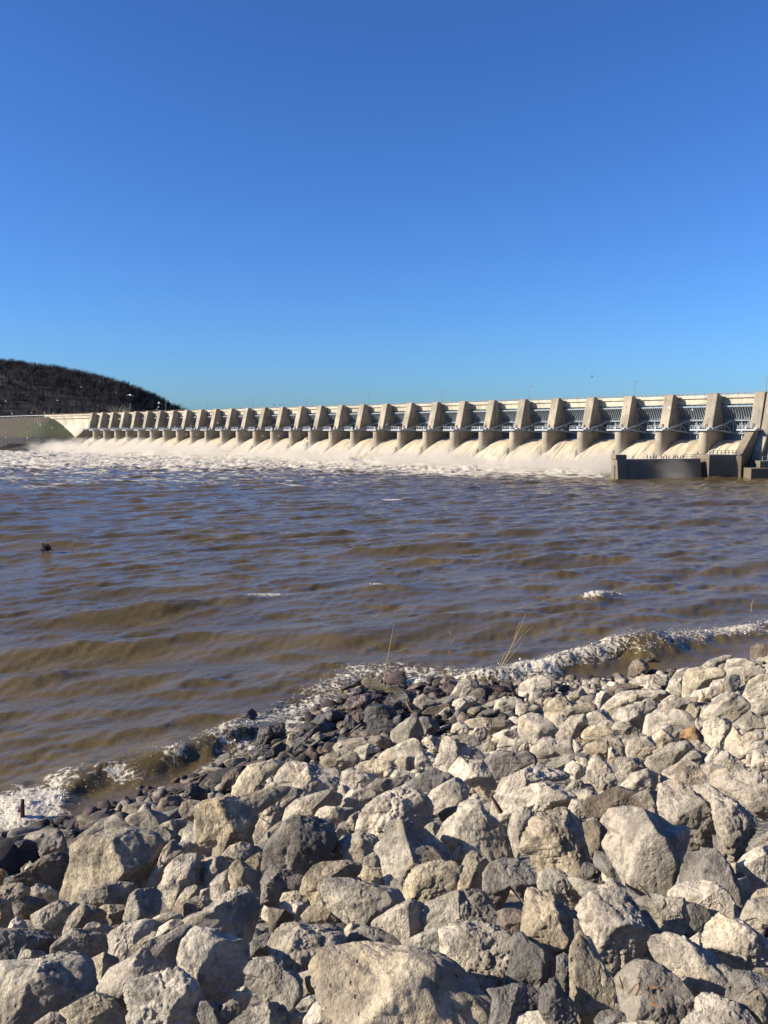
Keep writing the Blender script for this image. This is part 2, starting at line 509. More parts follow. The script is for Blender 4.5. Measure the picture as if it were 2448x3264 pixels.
# ---------------------------------------------------------------- water pouring from each gate
def mat_cascade():
    m = NT('pouring_muddy_water'); oi = m.node('ShaderNodeObjectInfo'); mm = m.math('MULTIPLY', oi.outputs['Random'], 400.0)
    cx_ = m.node('ShaderNodeCombineXYZ'); m.link(mm, cx_.inputs[1]); of = cx_.outputs[0]
    st = m.noise(m.coord('Object', (0.07, 1.7, 0.07), of), 1.0, 6, 0.68, 0.35)
    fi = m.noise(m.coord('Object', (0.25, 5.5, 0.25), of), 1.0, 5, 0.7)
    c = m.mix(m.ramp(st, 0.3, 0.7), (0.33, 0.265, 0.16), (0.62, 0.55, 0.41))
    c = m.mix(m.math('MULTIPLY', m.ramp(fi, 0.42, 0.68), 0.75), c, (0.34, 0.27, 0.165))
    return m.fin(c, 0.55, m.bump(m.math('ADD', st, fi), 0.6, 0.25), Subsurface_Weight=0.0)
M_CASC = mat_cascade()
def casc_z(u): return 7.1 + ZS - 0.031 * np.maximum(u + 5.2, 0) ** 2
ORD = ['first', 'second', 'third', 'fourth', 'fifth', 'sixth', 'seventh', 'eighth', 'ninth', 'tenth', 'eleventh', 'twelfth', 'thirteenth', 'fourteenth', 'fifteenth']
for k in range(NG):
    r_, c_ = 70, 46
    uu = np.linspace(-6.0, 15.5, r_)[:, None] * np.ones((1, c_)); vv = np.linspace(0, 1, c_)[None, :] * np.ones((r_, 1))
    fan = sstep(5.0, 8.5, uu) * 1.45
    yy = (GY0 + .02 - fan) + (GY1 - GY0 - .04 + 2 * fan) * vv
    jr = np.random.default_rng(300 + k); zz = casc_z(uu + jr.uniform(-.6, .6)) + jr.uniform(-.25, .25) * sstep(-3, 4, uu)
    edge = np.minimum(vv, 1 - vv)
    zz = zz - 0.5 * np.exp(-edge * 14) * sstep(-4, 3, uu)
    zz = zz + (0.16 * noise2(yy * 1.3 + 31 * k, uu * .12, 5) + 0.10 * noise2(yy * 3.1 + 7 * k, uu * .25, 6) + 0.3 * noise2(yy * .5 + k * 13, uu * .22, 8)) * sstep(-5, 4, uu)
    zz = zz + 0.9 * noise2(yy * .8 + 3 * k, uu * .6, 11) * sstep(6, 13, uu) + .55 * np.maximum(noise2(yy * .33 + 19 * k, uu * .1, 14), 0) * sstep(-4, 6, uu)
    if k == 14: # one ragged plume shoots higher
        zz = zz + 2.6 * np.exp(-((uu - 4.5) / 3.6) ** 2) * np.exp(-((vv - .82) / .20) ** 2) * (1 + .3 * noise2(yy * 2, uu * 1.3, 21))
    V = np.stack([uu, yy, zz], -1).reshape(-1, 3)
    o = arr_mesh('cascade', V, grid_faces(r_, c_), M_CASC)
    o.location = dam_pt(0, k, 0); o.rotation_euler = (0, 0, DAM_RZ)
    which = ORD[k] + ' cascade from the right' if k < 15 else ORD[NG - 1 - k] + ' cascade from the left'
    tag(o, ('cream muddy water pouring through the dam, %s end' % which) if k != 14 else 'cascade with a ragged plume leaping above its neighbours, middle of the dam', 'cascade', 'cascades pouring between the dam piers')

# ---------------------------------------------------------------- stilling basin wall at the right
def wpt(px, Y): return (px - 1224) / F * Y
A_ = np.array([wpt(1972, 220), 220.0]); WD = np.array([0.965, 0.26]); WD /= np.linalg.norm(WD); WN = np.array([-WD[1], WD[0]])
Lw = 25.0
wall = empty('basin_wall', (A_[0], A_[1], 0), math.atan2(WD[1], WD[0]), label='dark concrete river wall standing in the water before the right end of the dam', cat='wall')
zt = 5.0
def batter(x0, x1, z1, t0, t1, mat, name, bev=.08):
    b = MB(); vs = []
    for x in (x0, x1):
        vs += [(x, 0, -2.0), (x, 4.4, -2.0), (x, t1, z1), (x, t0, z1)]
    b.add(vs, [(0, 1, 2, 3), (7, 6, 5, 4), (0, 4, 5, 1), (1, 5, 6, 2), (2, 6, 7, 3), (3, 7, 4, 0)])
    return b.build(name, mat, wall, bev)
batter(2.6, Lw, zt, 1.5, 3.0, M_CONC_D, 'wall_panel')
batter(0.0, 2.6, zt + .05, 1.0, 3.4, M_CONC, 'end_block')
b = MB(); b.box(-.4, 2.75, .9, 3.5, zt + .05, zt + 1.2); b.build('cap', M_CONC_D, wall, .06)
b = MB(); b.box(-.12, -.02, 1.7, 2.1, -1, zt - 1.5); b.build('slot', M_DARK, wall)
b = MB(); b.add([(Lw, 1.5, -2), (Lw, 1.5, zt - .1), (Lw + 2.2, 4, zt - 2.2), (Lw + 2.2, 4, -2), (Lw, 4.4, -2), (Lw, 3.2, zt - .1), (Lw + 2.2, 6, zt - 2.2), (Lw + 2.2, 6, -2)],
      [(0, 1, 2, 3), (7, 6, 5, 4), (1, 5, 6, 2), (0, 3, 7, 4), (3, 2, 6, 7), (0, 4, 5, 1)])
b.build('wing', M_CONC_D, wall)
b = MB(); b.box(Lw + 1.8, Lw + 10.4, .2, 8, -2, zt + .95); bx = b.build('side_block', M_CONC_D, wall, .06)
b = MB()
for zz in (zt + 1.6, zt + 2.15): b.tube([(Lw + 1.9, .4, zz), (Lw + 10.3, .4, zz)], .05, 5)
for i in range(8): b.box(Lw + 1.9 + i * 1.2 - .09, Lw + 1.9 + i * 1.2 + .09, .3, .5, zt - .1, zt + 2.2)
b.build('handrail', M_STEEL_W, wall)
b = MB()
for zz in (zt + .5, zt + 1.05): b.tube([(Lw - 5, 2.2, zz), (Lw - 1, 2.2, zz), (Lw + 1.6, 3.4, zz - 1.4)], .045, 5)
for i in range(4): b.tube([(Lw - 5 + i * 1.33, 2.2, zt), (Lw - 5 + i * 1.33, 2.2, zt + 1.1)], .045, 5)
b.build('handrail', M_STEEL_W, wall)

c0 = A_ + WD * (Lw + 10.0) + WN * 2.0; c1 = np.array(dam_pt(13.5, -.12, 0)[:2]); e_ = (c1 - c0) / np.linalg.norm(c1 - c0); n_ = np.array([-e_[1], e_[0]])
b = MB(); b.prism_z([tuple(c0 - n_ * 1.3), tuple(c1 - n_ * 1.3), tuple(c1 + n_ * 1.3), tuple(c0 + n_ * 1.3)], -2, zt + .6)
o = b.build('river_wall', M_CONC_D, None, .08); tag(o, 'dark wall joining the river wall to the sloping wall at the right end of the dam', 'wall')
land = empty('river_landing', (0, 0, 0), label='low shaded concrete landing with pale railings at the right edge under the dam', cat='landing')
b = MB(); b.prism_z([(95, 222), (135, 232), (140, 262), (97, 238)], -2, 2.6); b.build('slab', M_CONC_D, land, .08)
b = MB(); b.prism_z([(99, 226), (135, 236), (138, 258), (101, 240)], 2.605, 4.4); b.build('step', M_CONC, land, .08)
b = MB()
for zz in (5.0, 5.6): b.tube([(100, 227, zz), (112, 230, zz), (130, 235, zz)], .06, 5)
for i in range(10): b.tube([(100 + i * 3.3, 227 + i * .9, 4.4), (100 + i * 3.3, 227 + i * .9, 5.65)], .06, 5)
b.build('handrail', M_STEEL_W, land)

low = MB(); q0 = dam_pt(30, 31.3, 0)
low.box(-14, 14, -.6, .6, -2, 4.6); low.add([(-14, -.6, -2), (-30, -.6, -2), (-14, -.6, 4.6), (-14, .6, -2), (-30, .6, -2), (-14, .6, 4.6)], [(0, 1, 2), (3, 5, 4), (0, 3, 4, 1), (1, 4, 5, 2), (0, 2, 5, 3)])
o = low.build('retaining_wall', M_CONC_D, None, .05); o.location = (q0[0] + 2, q0[1] - 2, 0); o.rotation_euler = (0, 0, R(8))
tag(o, 'low dark retaining wall at the foot of the far left bank', 'wall')

# ---------------------------------------------------------------- gulls and perched birds
M_GULL = plain('gull_white', (0.8, 0.79, 0.76), 0.8, 0, .08)
M_BIRD = plain('black_feathers', (0.02, 0.02, 0.022), 0.7)
def bird_mesh(name, flap, mat):
    """body, head, tail and two bent wings, 1.2 m span"""
    b = MB()
    b.tube([(0, -.30, .0), (0, -.22, .01), (0, -.05, .0), (0, .12, .02), (0, .2, .05), (0, .27, .05), (0, .33, .035)], [.02, .05, .085, .075, .05, .045, .01], 8)
    for s in (-1, 1):
        zz = [0, .16 * flap, .22 * flap, .06 * flap - .02]; xs = [.04, .26, .46, .68]; ch = [.2, .19, .14, .02]; sw = [.06, .1, .05, -.12]
        top = []; 
        for x, z, c, w_ in zip(xs, zz, ch, sw): top += [(s * x, w_ + c / 2, z + .012), (s * x, w_ - c / 2, z + .012), (s * x, w_ - c / 2, z - .012), (s * x, w_ + c / 2, z - .012)]
        fs = []
        for i in range(3):
            for j in range(4): fs.append((i * 4 + j, i * 4 + (j + 1) % 4, i * 4 + 4 + (j + 1) % 4, i * 4 + 4 + j))
        fs += [(0, 1, 2, 3), (12, 13, 14, 15)]
        b.add(top, fs)
    b.add([(-.07, -.42, .0), (.07, -.42, .0), (.03, -.25, .02), (-.03, -.25, .02), (-.07, -.42, -.015), (.07, -.42, -.015), (.03, -.25, -.02), (-.03, -.25, -.02)],
          [(0, 1, 2, 3), (7, 6, 5, 4), (0, 4, 5, 1), (1, 5, 6, 2), (2, 6, 7, 3), (3, 7, 4, 0)])
    o = b.build(name, mat, None, 0, True)
    return o.data, o
GULLS = [(18, 1279, 380, 1, 'over the dark wooded slope at the far left edge'), (183, 1276, 360, 1, 'over the wooded hill, above the bare left end wall'),
 (258, 1234, 380, .8, 'high in front of the middle of the wooded hill'), (370, 1251, 420, .7, 'small and faint, below the hill crest, left of the largest gull'),
 (415, 1259, 230, 1.9, 'largest one, against the wooded hill with raised wings'), (506, 1286, 300, 1.4, 'top one of three stacked beside the hill foot'),
 (505, 1298, 320, 1, 'middle one of three stacked beside the hill foot'), (501, 1305, 330, .9, 'lowest one of three stacked beside the hill foot'),
 (544, 1281, 330, 1, 'against the right foot of the hill, near the sky'), (101, 1316, 380, 1.1, 'just above the embankment road left of the deck end'),
 (142, 1316, 400, .9, 'beside the lamp post at the left deck end'), (170, 1320, 380, .9, 'skimming over the deck above the pale left wall'),
 (38, 1320, 330, 1.3, 'low over the road at the far left'), (380, 1336, 330, 1.3, 'in front of the third pier from the left'),
 (129, 1355, 330, 1.1, 'right one of two above the green grass slope'), (121, 1347, 360, .9, 'left one of two above the green grass slope'),
 (166, 1363, 350, 1, 'over the grass beside the sloping abutment edge'), (210, 1367, 320, 1.1, 'dusky, in front of the pale left wall'),
 (420, 1362, 330, 1.2, 'between the fourth and fifth piers from the left'), (19, 1394, 330, .9, 'over the dark riprap at the far left'),
 (87, 1398, 330, 1, 'over the dark riprap, right of the other'), (324, 1380, 360, 1, 'upper one of two beside the second pier from the left'),
 (316, 1393, 380, .9, 'lower one of two beside the second pier from the left'), (409, 1397, 350, .9, 'low by the fourth pier from the left'),
 (594, 1386, 340, 1, 'over the mist by the ninth pier from the left'), (557, 1358, 340, 1, 'by the platform of the eighth pier from the left'),
 (629, 1339, 340, 1, 'in front of a gate below the fifth sky lamp from the left'), (608, 1357, 340, 1, 'at platform height, by the ninth pier from the left'),
 (626, 1386, 340, 1, 'over mist between the ninth and tenth piers from the left'), (694, 1349, 340, .9, 'in front of the eleventh pier from the left'),
 (838, 1390, 320, 1, 'over the shadowed water below the fourteenth pier from the left'), (889, 1389, 320, 1, 'over the shadowed water below the fifteenth pier from the left'),
 (1233, 1355, 260, 1, 'at platform height near the middle of the dam'), (1946, 1275, 230, 1.2, 'against the deck edge, fourth bay from the right'),
 (2134, 1299, 225, 1.3, 'beside the second full pier from the right'), (2207, 1307, 225, 1, 'in front of the ribbed gate, second bay from the right')]
gm = [bird_mesh('gull', f, M_GULL) for f in (1.0, -0.5, 1.8)]
for _, o in gm: bpy.data.objects.remove(o)
for i, (x, y, D, s, where) in enumerate(GULLS):
    o = bpy.data.objects.new('gull', gm[i % 3][0]); COL.objects.link(o)
    o.location = px_at_depth(x, y, D); o.scale = (s * .85,) * 3
    o.rotation_euler = (R(random.uniform(-15, 25)), R(random.uniform(-35, 35)), R(random.uniform(40, 140)) * random.choice((-1, 1)))
    tag(o, 'white gull flying ' + where, 'gull', 'gulls flying below the dam')
_, o = bird_mesh('dark_bird', 1.5, M_BIRD)
for i, (x, y, D, t) in enumerate([(873, 1291, 330, 'left one of two dark birds flying in the clear sky just above the deck'), (892, 1292, 330, 'right one of two dark birds flying in the clear sky just above the deck'),
                               (1887, 1200, 300, 'tiny bird alone high in the blue sky above the right piers')]):
    c = o if i == 0 else o.copy()
    if i: COL.objects.link(c)
    c.location = px_at_depth(x, y, D); c.rotation_euler = (R(10), R(25 - 40 * i), R(80)); tag(c, t, 'bird', 'dark birds in the sky')

def cormorant():
    b = MB()
    b.tube([(0, -.28, .12), (0, -.16, .2), (0, 0, .36), (0, .08, .52), (0, .08, .62), (0, .11, .74), (0, .15, .8), (0, .22, .8), (0, .31, .77)],
           [.02, .07, .12, .11, .06, .045, .05, .035, .008], 8)
    b.tube([(-.05, 0, 0), (-.05, -.02, .22)], .025, 5); b.tube([(.05, 0, 0), (.05, -.02, .22)], .025, 5)
    b.box(-.1, -.02, -.02, .1, 0, .02); b.box(.02, .1, -.02, .1, 0, .02)
    return b.build('perched_bird', M_BIRD, None, 0, True)
cb = cormorant()
CX = [5.6, 9.4, 10.5, 11.6, 12.3, 13.9, 14.6, 15.3, 16.0, 17.3, 18.0, 18.7, 19.5, 20.4]
NW = ['leftmost', 'second', 'third', 'fourth', 'fifth', 'sixth', 'seventh', 'eighth', 'ninth', 'tenth', 'eleventh', 'twelfth', 'thirteenth', 'rightmost']
for i, x in enumerate(CX):
    c = cb if i == 0 else cb.copy()
    if i: COL.objects.link(c)
    p = A_ + WD * x + WN * random.uniform(1.9, 2.6)
    c.location = (p[0], p[1], zt); c.rotation_euler = (0, 0, R(random.uniform(0, 360))); s = random.uniform(1.15, 1.45); c.scale = (s, s, s)
    tag(c, '%s black bird%s perched on top of the dark river wall' % (NW[i], '' if i in (0, 13) else ' from the left'), 'bird', 'black birds perched on the river wall')
# ================================================================ far ground: embankment, hill, woods
def mat_embank():
    m = NT('embankment_cover'); v = m.pos(); z = m.sep(v)[2]
    n = m.noise(v, 0.06, 4); f = m.noise(v, 0.9, 6, .7); big = m.noise(v, 0.022, 2)
    g = m.mix(m.ramp(f, .3, .7), (0.030, 0.037, 0.012), (0.072, 0.082, 0.028))
    br = m.mix(m.ramp(f, .3, .7), (0.036, 0.028, 0.016), (0.078, 0.060, 0.036))
    x = m.sep(v)[0]
    gm = m.math('ADD', m.math('ADD', m.ramp(x, -246, -208), m.ramp(z, 21, 14, -.15, .25)), m.math('SUBTRACT', m.math('MULTIPLY', m.noise(v, .11, 6, .7), 2.4), 1.3))
    c = m.mix(m.ramp(gm, .3, .6), br, g)
    vo = m.vor(v, 0.75); vo2 = m.vor(v, 1.7)
    rk = m.mix(m.ramp(vo, .1, .8), (0.085, 0.075, 0.065), (0.010, 0.009, 0.009))
    rk = m.mix(m.ramp(vo2, .2, .7), rk, (0.026, 0.024, 0.022))
    zz = m.math('ADD', z, m.math('MULTIPLY', m.math('SUBTRACT', n, .5), 3.0))
    c = m.mix(m.ramp(zz, 8.0, 8.6), rk, c)
    return m.fin(c, .95, m.bump(m.math('ADD', vo, f), .9, .5))
nx_, ny_ = 300, 230
xs = np.linspace(-1, 1, nx_); gx = np.linspace(-420, -150, nx_)[None, :] * np.ones((ny_, 1)); gy = np.linspace(440, 720, ny_)[:, None] * np.ones((1, nx_))
def embank_h(x, y):
    u, k = dam_uk(x, y)
    a = np.maximum(u + 5.0, 0) / 2.35; c = np.maximum(35.3 - k, 0) * BAY / 3.55
    back = np.maximum(-u - 14.0, 0) / 3.0
    return 19.3 + ZS - (a ** 5 + c ** 5) ** .2 - back
hz = embank_h(gx, gy)
low_ = sstep(9.0, 7.0, hz)
hz = hz + low_ * .55 * fbm2(gx * .9, gy * .9, 3, 3) + (1 - low_) * .5 * fbm2(gx * .08, gy * .08, 4, 3)
hz = np.maximum(hz, -3)
emb = arr_mesh('embankment', np.stack([gx, gy, hz], -1).reshape(-1, 3), grid_faces(ny_, nx_), mat_embank())
tag(emb, kind='structure', label='grassy earth bank with dark stone facing at the left end of the dam')

M_EARTH = plain('dark_earth', (0.075, 0.06, 0.045), .95, 0, .4, .8)
b = MB(); b.add([(-6000, -300, -6), (6000, -300, -6), (6000, 8000, -6), (-6000, 8000, -6)], [(0, 1, 2, 3)])
tag(b.build('ground', M_EARTH), kind='structure')

# wooded hill
HY = 1150.0
sil = [(-900, 1085), (-500, 1105), (-200, 1127), (0, 1143), (60, 1148), (130, 1158), (200, 1172), (280, 1190), (350, 1207), (420, 1228), (470, 1250), (520, 1277), (560, 1299), (590, 1317), (640, 1350), (700, 1375)]
sx = np.array([(a - 1224) / F * HY for a, _ in sil]); sz = np.array([px_at_depth(a, c, HY)[2] for a, c in sil]) - 8.5
def hill_h(x, y):
    t = (y - HY)
    top = np.interp(x, sx, sz)
    prof = np.where(t < 0, 1 - sstep(0, 330, -t), 1 - sstep(0, 500, t))
    return top * prof + 5 * fbm2(x * .008, y * .008, 12, 3) * prof
nx_, ny_ = 160, 110
gx = np.linspace(-1300, -140, nx_)[None, :] * np.ones((ny_, 1)); gy = np.linspace(800, 1650, ny_)[:, None] * np.ones((1, nx_))
hz = hill_h(gx, gy)
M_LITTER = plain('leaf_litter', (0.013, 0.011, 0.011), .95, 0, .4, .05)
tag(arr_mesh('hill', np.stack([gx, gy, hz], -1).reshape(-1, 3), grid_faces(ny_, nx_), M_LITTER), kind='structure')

def mat_bark():
    m = NT('bare_twigs'); n = m.noise(m.pos(), .03, 4)
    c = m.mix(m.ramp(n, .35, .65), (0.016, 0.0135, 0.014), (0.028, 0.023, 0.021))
    return m.fin(c, .95)
M_TWIG = mat_bark()

def twig_tree(h, spread, nb, wd, seed):
    """a leafless tree as tapering square-section sprays: returns verts, quads (local)"""
    r = np.random.default_rng(seed); V = []; Q = []
    def seg(p, q, w0, w1):
        d = q - p; L = np.linalg.norm(d); d = d / L
        a = np.cross(d, [0.3, .9, .2]); a /= np.linalg.norm(a); c = np.cross(d, a)
        o = len(V)
        for k in range(3):
            t = 2.094 * k; e = a * math.cos(t) + c * math.sin(t)
            V.append(p + e * w0); V.append(q + e * w1)
        for k in range(3): Q.append((o + 2 * k, o + 2 * ((k + 1) % 3), o + 2 * ((k + 1) % 3) + 1, o + 2 * k + 1))
    th = h * r.uniform(.3, .42)
    seg(np.array([0, 0, -.6]), np.array([0, 0, th]), wd * 2.0, wd * 1.4)
    top = np.array([0, 0, th])
    for i in range(nb):
        az = r.uniform(0, 6.283); el = r.uniform(.35, 1.35); L = h * r.uniform(.35, .62)
        d = np.array([math.cos(az) * math.cos(el) * spread, math.sin(az) * math.cos(el) * spread, math.sin(el)])
        s = np.array([0, 0, th * r.uniform(.75, 1.0)]); e = s + d * L
        seg(s, e, wd, wd * .45)
        for j in range(3):
            f = r.uniform(.4, .95); az2 = r.uniform(0, 6.283)
            d2 = d + .75 * np.array([math.cos(az2), math.sin(az2), r.uniform(0, .8)]); d2 /= np.linalg.norm(d2)
            seg(s + d * L * f, s + d * L * f + d2 * L * r.uniform(.3, .55), wd * .5, wd * .22)
    return np.array(V), np.array(Q)

protos = [twig_tree(11, .9, 11, .13, 40 + i) for i in range(8)]
VV = []; QQ = []; off = 0
cnt = 0
while cnt < 8500:
    x = rng.uniform(-1000, -180); y = rng.uniform(835, 1260) if cnt < 6300 else HY + rng.normal(0, 60)
    z = float(hill_h(np.array([x]), np.array([y]))[0])
    if z < 3: continue
    V, Q = protos[rng.integers(8)]
    a = rng.uniform(0, 6.283); s = rng.uniform(.7, 1.25)
    c_, s_ = math.cos(a), math.sin(a)
    W = np.stack([(V[:, 0] * c_ - V[:, 1] * s_) * s + x, (V[:, 0] * s_ + V[:, 1] * c_) * s + y, V[:, 2] * s + z], -1)
    VV.append(W); QQ.append(Q + off); off += len(V); cnt += 1
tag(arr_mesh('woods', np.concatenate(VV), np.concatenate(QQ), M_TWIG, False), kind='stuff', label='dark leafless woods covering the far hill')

# pale bare tree behind the dam, far left
M_PALE = plain('pale_bark', (0.20, 0.17, 0.14), .9)
tp = px_at_depth(376, 1345, 730)
tree = empty('bare_tree', tuple(tp), label='wide pale leafless tree standing behind the dam in front of the dark hill', cat='tree')
V, Q = twig_tree(17, 1.5, 26, .17, 5)
nt_ = 6
arr_mesh('trunk', V[:nt_], Q[:3], M_PALE, False, tree)
arr_mesh('crown', V[nt_:], Q[3:] - nt_, M_PALE, False, tree)

# signs, posts and rail on the crest road
M_SIGN = plain('orange_sign', (0.55, 0.22, 0.03), .6); M_GALV = plain('galvanised', (0.35, 0.36, 0.37), .5)
M_WHITE = plain('white_post_paint', (0.7, 0.7, 0.68), .6)
def crest(px, Y=570):
    p = px_at_depth(px, 1330, Y); return (p[0], p[1], float(embank_h(np.array([p[0]]), np.array([p[1]]))[0]) - .2)
s_ = empty('road_sign', crest(118), label='orange diamond road sign on a post on the embankment road', cat='sign')
b = MB(); b.tube([(0, 0, 0), (0, 0, 3.6)], .06, 6); b.build('post', M_GALV, s_)
b = MB(); b.prism([(0, 2.2), (.85, 3.05), (0, 3.9), (-.85, 3.05)], -.12, -.07); b.build('sign_panel', M_SIGN, s_)
for px, hh, t in [(15, 3.2, 'short dark post at the far left edge of the embankment road'), (89, 2.8, 'short post on the embankment road left of the taller posts'),
                  (110, 4.2, 'taller thin post just left of the orange road sign'), (126, 4.4, 'tall thin post just right of the orange road sign')]:
    b = MB(); b.tube([(0, 0, 0), (0, 0, hh)], .07, 6); b.box(-.16, .16, -.1, .1, hh - .5, hh + .05)
    o = b.build('road_post', M_GALV); o.location = crest(px); tag(o, t, 'post', 'posts on the embankment road')
gr = empty('guard_rail', (0, 0, 0), label='grey guard rail along the embankment road left of the dam deck', cat='guard rail')
a0, a1 = Vector(dam_pt(-6, 52, 19.3 + ZS)), Vector(dam_pt(-6, 35.8, 19.3 + ZS))
b = MB(); b.bar(a0 + Vector((0, -.1, .95)), a1 + Vector((0, -.1, .95)), .08, .32); b.build('rail', M_GALV, gr)
for i in range(26):
    p = a0.lerp(a1, i / 25); b = MB(); b.box(p.x - .08, p.x + .08, p.y - .05, p.y + .1, p.z - .2, p.z + 1.0); b.build('post', M_GALV, gr)

# ================================================================ the near bank
SS = np.array([3.9, 12.5, 22.9, 28.9, 33.8, 43.1]); DS = np.array([27.5, 29.8, 35.8, 31.5, 28.9, 27.3])
EYE = 1.75; G0 = H - EYE
def bank_sd(x, y): return .84 * x + .55 * y, -.55 * x + .84 * y
def bank_h(x, y):
    s, d = bank_sd(x, y)
    ds = np.interp(s, SS, DS)
    # even slope of the bank, then a low shelf of wet stones out to the waterline
    d1 = 27.4 * (1 - 1.0 / G0)
    z = np.where(d < d1, G0 * (1 - d / 27.4), 1.0 * (1 - (d - d1) / np.maximum(ds - d1, .5)))
    z = np.where(d > ds, -(d - ds) * .32, z)
    return np.where(d < 0, G0, z)
def shore_q(x, y):
    s, d = bank_sd(x, y); return d - np.interp(s, SS, DS)
def px_on_bank(px, py, up=0.0):
    d = px_ray(px, py); d = np.atleast_2d(d)
    lo = np.full(len(d), 1.2); hi = np.full(len(d), 90.0)
    ts = np.linspace(1.2, 80, 900)
    P = d[:, None, :] * ts[None, :, None] + np.array([0, 0, H])
    below = P[..., 2] < np.maximum(bank_h(P[..., 0], P[..., 1]), 0) + up
    i = np.argmax(below, 1); t = ts[i]
    for _ in range(1):
        lo = t - (ts[1] - ts[0]); hi = t.copy()
        for _ in range(18):
            m = (lo + hi) / 2; p = d * m[:, None] + np.array([0, 0, H])
            b_ = p[:, 2] < np.maximum(bank_h(p[:, 0], p[:, 1]), 0) + up
            hi = np.where(b_, m, hi); lo = np.where(b_, lo, m)
    return hi

def mat_bank():
    m = NT('bank_gravel'); v = m.pos(); n = m.noise(v, 1.3, 6, .7); vo = m.vor(v, 9.0)
    c = m.mix(m.ramp(n, .3, .7), (0.05, 0.042, 0.032), (0.14, 0.12, 0.095))
    c = m.mix(m.ramp(vo, .1, .6), (0.22, 0.19, 0.15), c)
    z = m.sep(v)[2]
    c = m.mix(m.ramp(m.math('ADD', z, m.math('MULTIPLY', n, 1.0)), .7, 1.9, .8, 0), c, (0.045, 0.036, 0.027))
    return m.fin(c, .85, m.bump(m.math('ADD', vo, n), .8, .06))
nx_, ny_ = 330, 300
gx = np.linspace(-45, 75, nx_)[None, :] * np.ones((ny_, 1)); gy = np.linspace(-25, 75, ny_)[:, None] * np.ones((1, nx_))
hz = bank_h(gx, gy) - .16 - .14 * sstep(1.0, 2.2, bank_h(gx, gy)) + .10 * fbm2(gx * .9, gy * .9, 33, 4)
near = sstep(2.0, .7, np.hypot(gx, gy)); hz = hz - 0 * near
hz = np.maximum(hz, -5)
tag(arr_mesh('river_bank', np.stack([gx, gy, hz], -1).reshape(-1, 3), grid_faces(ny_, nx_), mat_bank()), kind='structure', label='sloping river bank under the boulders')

# ================================================================ water
# fan of cells around the viewer so that cells stay small where the water is near
th_in = np.linspace(-28.5, 28.5, 1040); th = np.concatenate([np.linspace(-88, -29, 90), th_in, np.linspace(29, 80, 80)])
rr = [16.0]
while rr[-1] < 760:
    rr.append(rr[-1] + max(.085, .0036 * rr[-1]))
rr = np.array(rr); nr, nc = len(rr), len(th)
WX = rr[:, None] * np.sin(np.radians(th))[None, :]; WY = rr[:, None] * np.cos(np.radians(th))[None, :]
wr = np.random.default_rng(21)
COMP = []
for i in range(84):
    lam = .55 * (12.0 / .55) ** (i / 83.0)
    ang = wr.normal(0, .60 if lam < 1.6 else .36 if lam < 4 else .17)
    dx, dy = .45 * math.cos(ang) + .89 * math.sin(ang), -.89 * math.cos(ang) + .45 * math.sin(ang)
    amp = .0094 * lam * (.62 if lam <= 1.6 else .80 if lam < 4 else .98) * wr.uniform(.6, 1.25)
    COMP.append((2 * math.pi / lam * dx, 2 * math.pi / lam * dy, wr.uniform(0, 6.28), amp, lam))
# breaking crests traced on the river: pixels of the crest, height, back width, front width
CREST = [([(-60, 2605), (90, 2568), (200, 2530), (330, 2490), (480, 2445), (600, 2405), (735, 2372)], .62, 1.6, .80),
         ([(1560, 2168), (1660, 2150), (1760, 2118), (1850, 2105), (1960, 2080), (2060, 2068)], .50, 1.6, 1.1),
         ([(2030, 2085), (2120, 2058), (2200, 2042), (2330, 2028), (2480, 2000)], .58, 1.6, 1.2),
         ([(-140, 2096), (60, 2072), (200, 2060), (330, 2048), (420, 2040)], .34, 2.2, 1.2),
         ([(350, 1968), (520, 1950), (680, 1930), (800, 1905), (890, 1890)], .36, 2.2, 1.1),
         ([(1120, 1905), (1215, 1872), (1300, 1880), (1420, 1884)], .30, 2.2, 1.2),
         ([(1760, 1930), (1850, 1915), (1980, 1893)], .50, 2.0, 1.0),
         ([(1000, 2065), (1100, 2030), (1230, 2020), (1340, 2030)], .24, 2.0, 1.1),
         ([(700, 2395), (860, 2240), (960, 2205), (1060, 2180)], .18, 1.0, .6),
         ([(140, 1955), (250, 1945), (330, 1943)], .25, 1.6, .6), ([(-40, 2210), (120, 2170), (330, 2130)], .22, 1.6, .7),
         ([(500, 2200), (640, 2170), (760, 2160)], .2, 1.4, .6), ([(700, 1715), (780, 1710), (890, 1708)], .3, 1.6, .6),
         ([(150, 1672), (260, 1668), (420, 1668)], .3, 1.6, .6), ([(1950, 1868), (2060, 1862), (2230, 1868)], .3, 1.6, .6),
         ([(1230, 1785), (1420, 1792), (1510, 1775)], .28, 1.6, .6), ([(1350, 1710), (1480, 1705), (1560, 1712)], .25, 1.5, .6)]
def smooth_line(p, n=28):
    p = np.array(p); L = np.concatenate([[0], np.cumsum(np.hypot(*np.diff(p, axis=0).T))]); s = np.linspace(0, L[-1], n)
    q = np.stack([np.interp(s, L, p[:, 0]), np.interp(s, L, p[:, 1])], -1)
    for _ in range(12): q[1:-1] = (q[:-2] + 2 * q[1:-1] + q[2:]) / 4
    return q
CW = [list(smooth_line([px_on_z(*q)[:2] for q in c[0]])) for c in CREST]
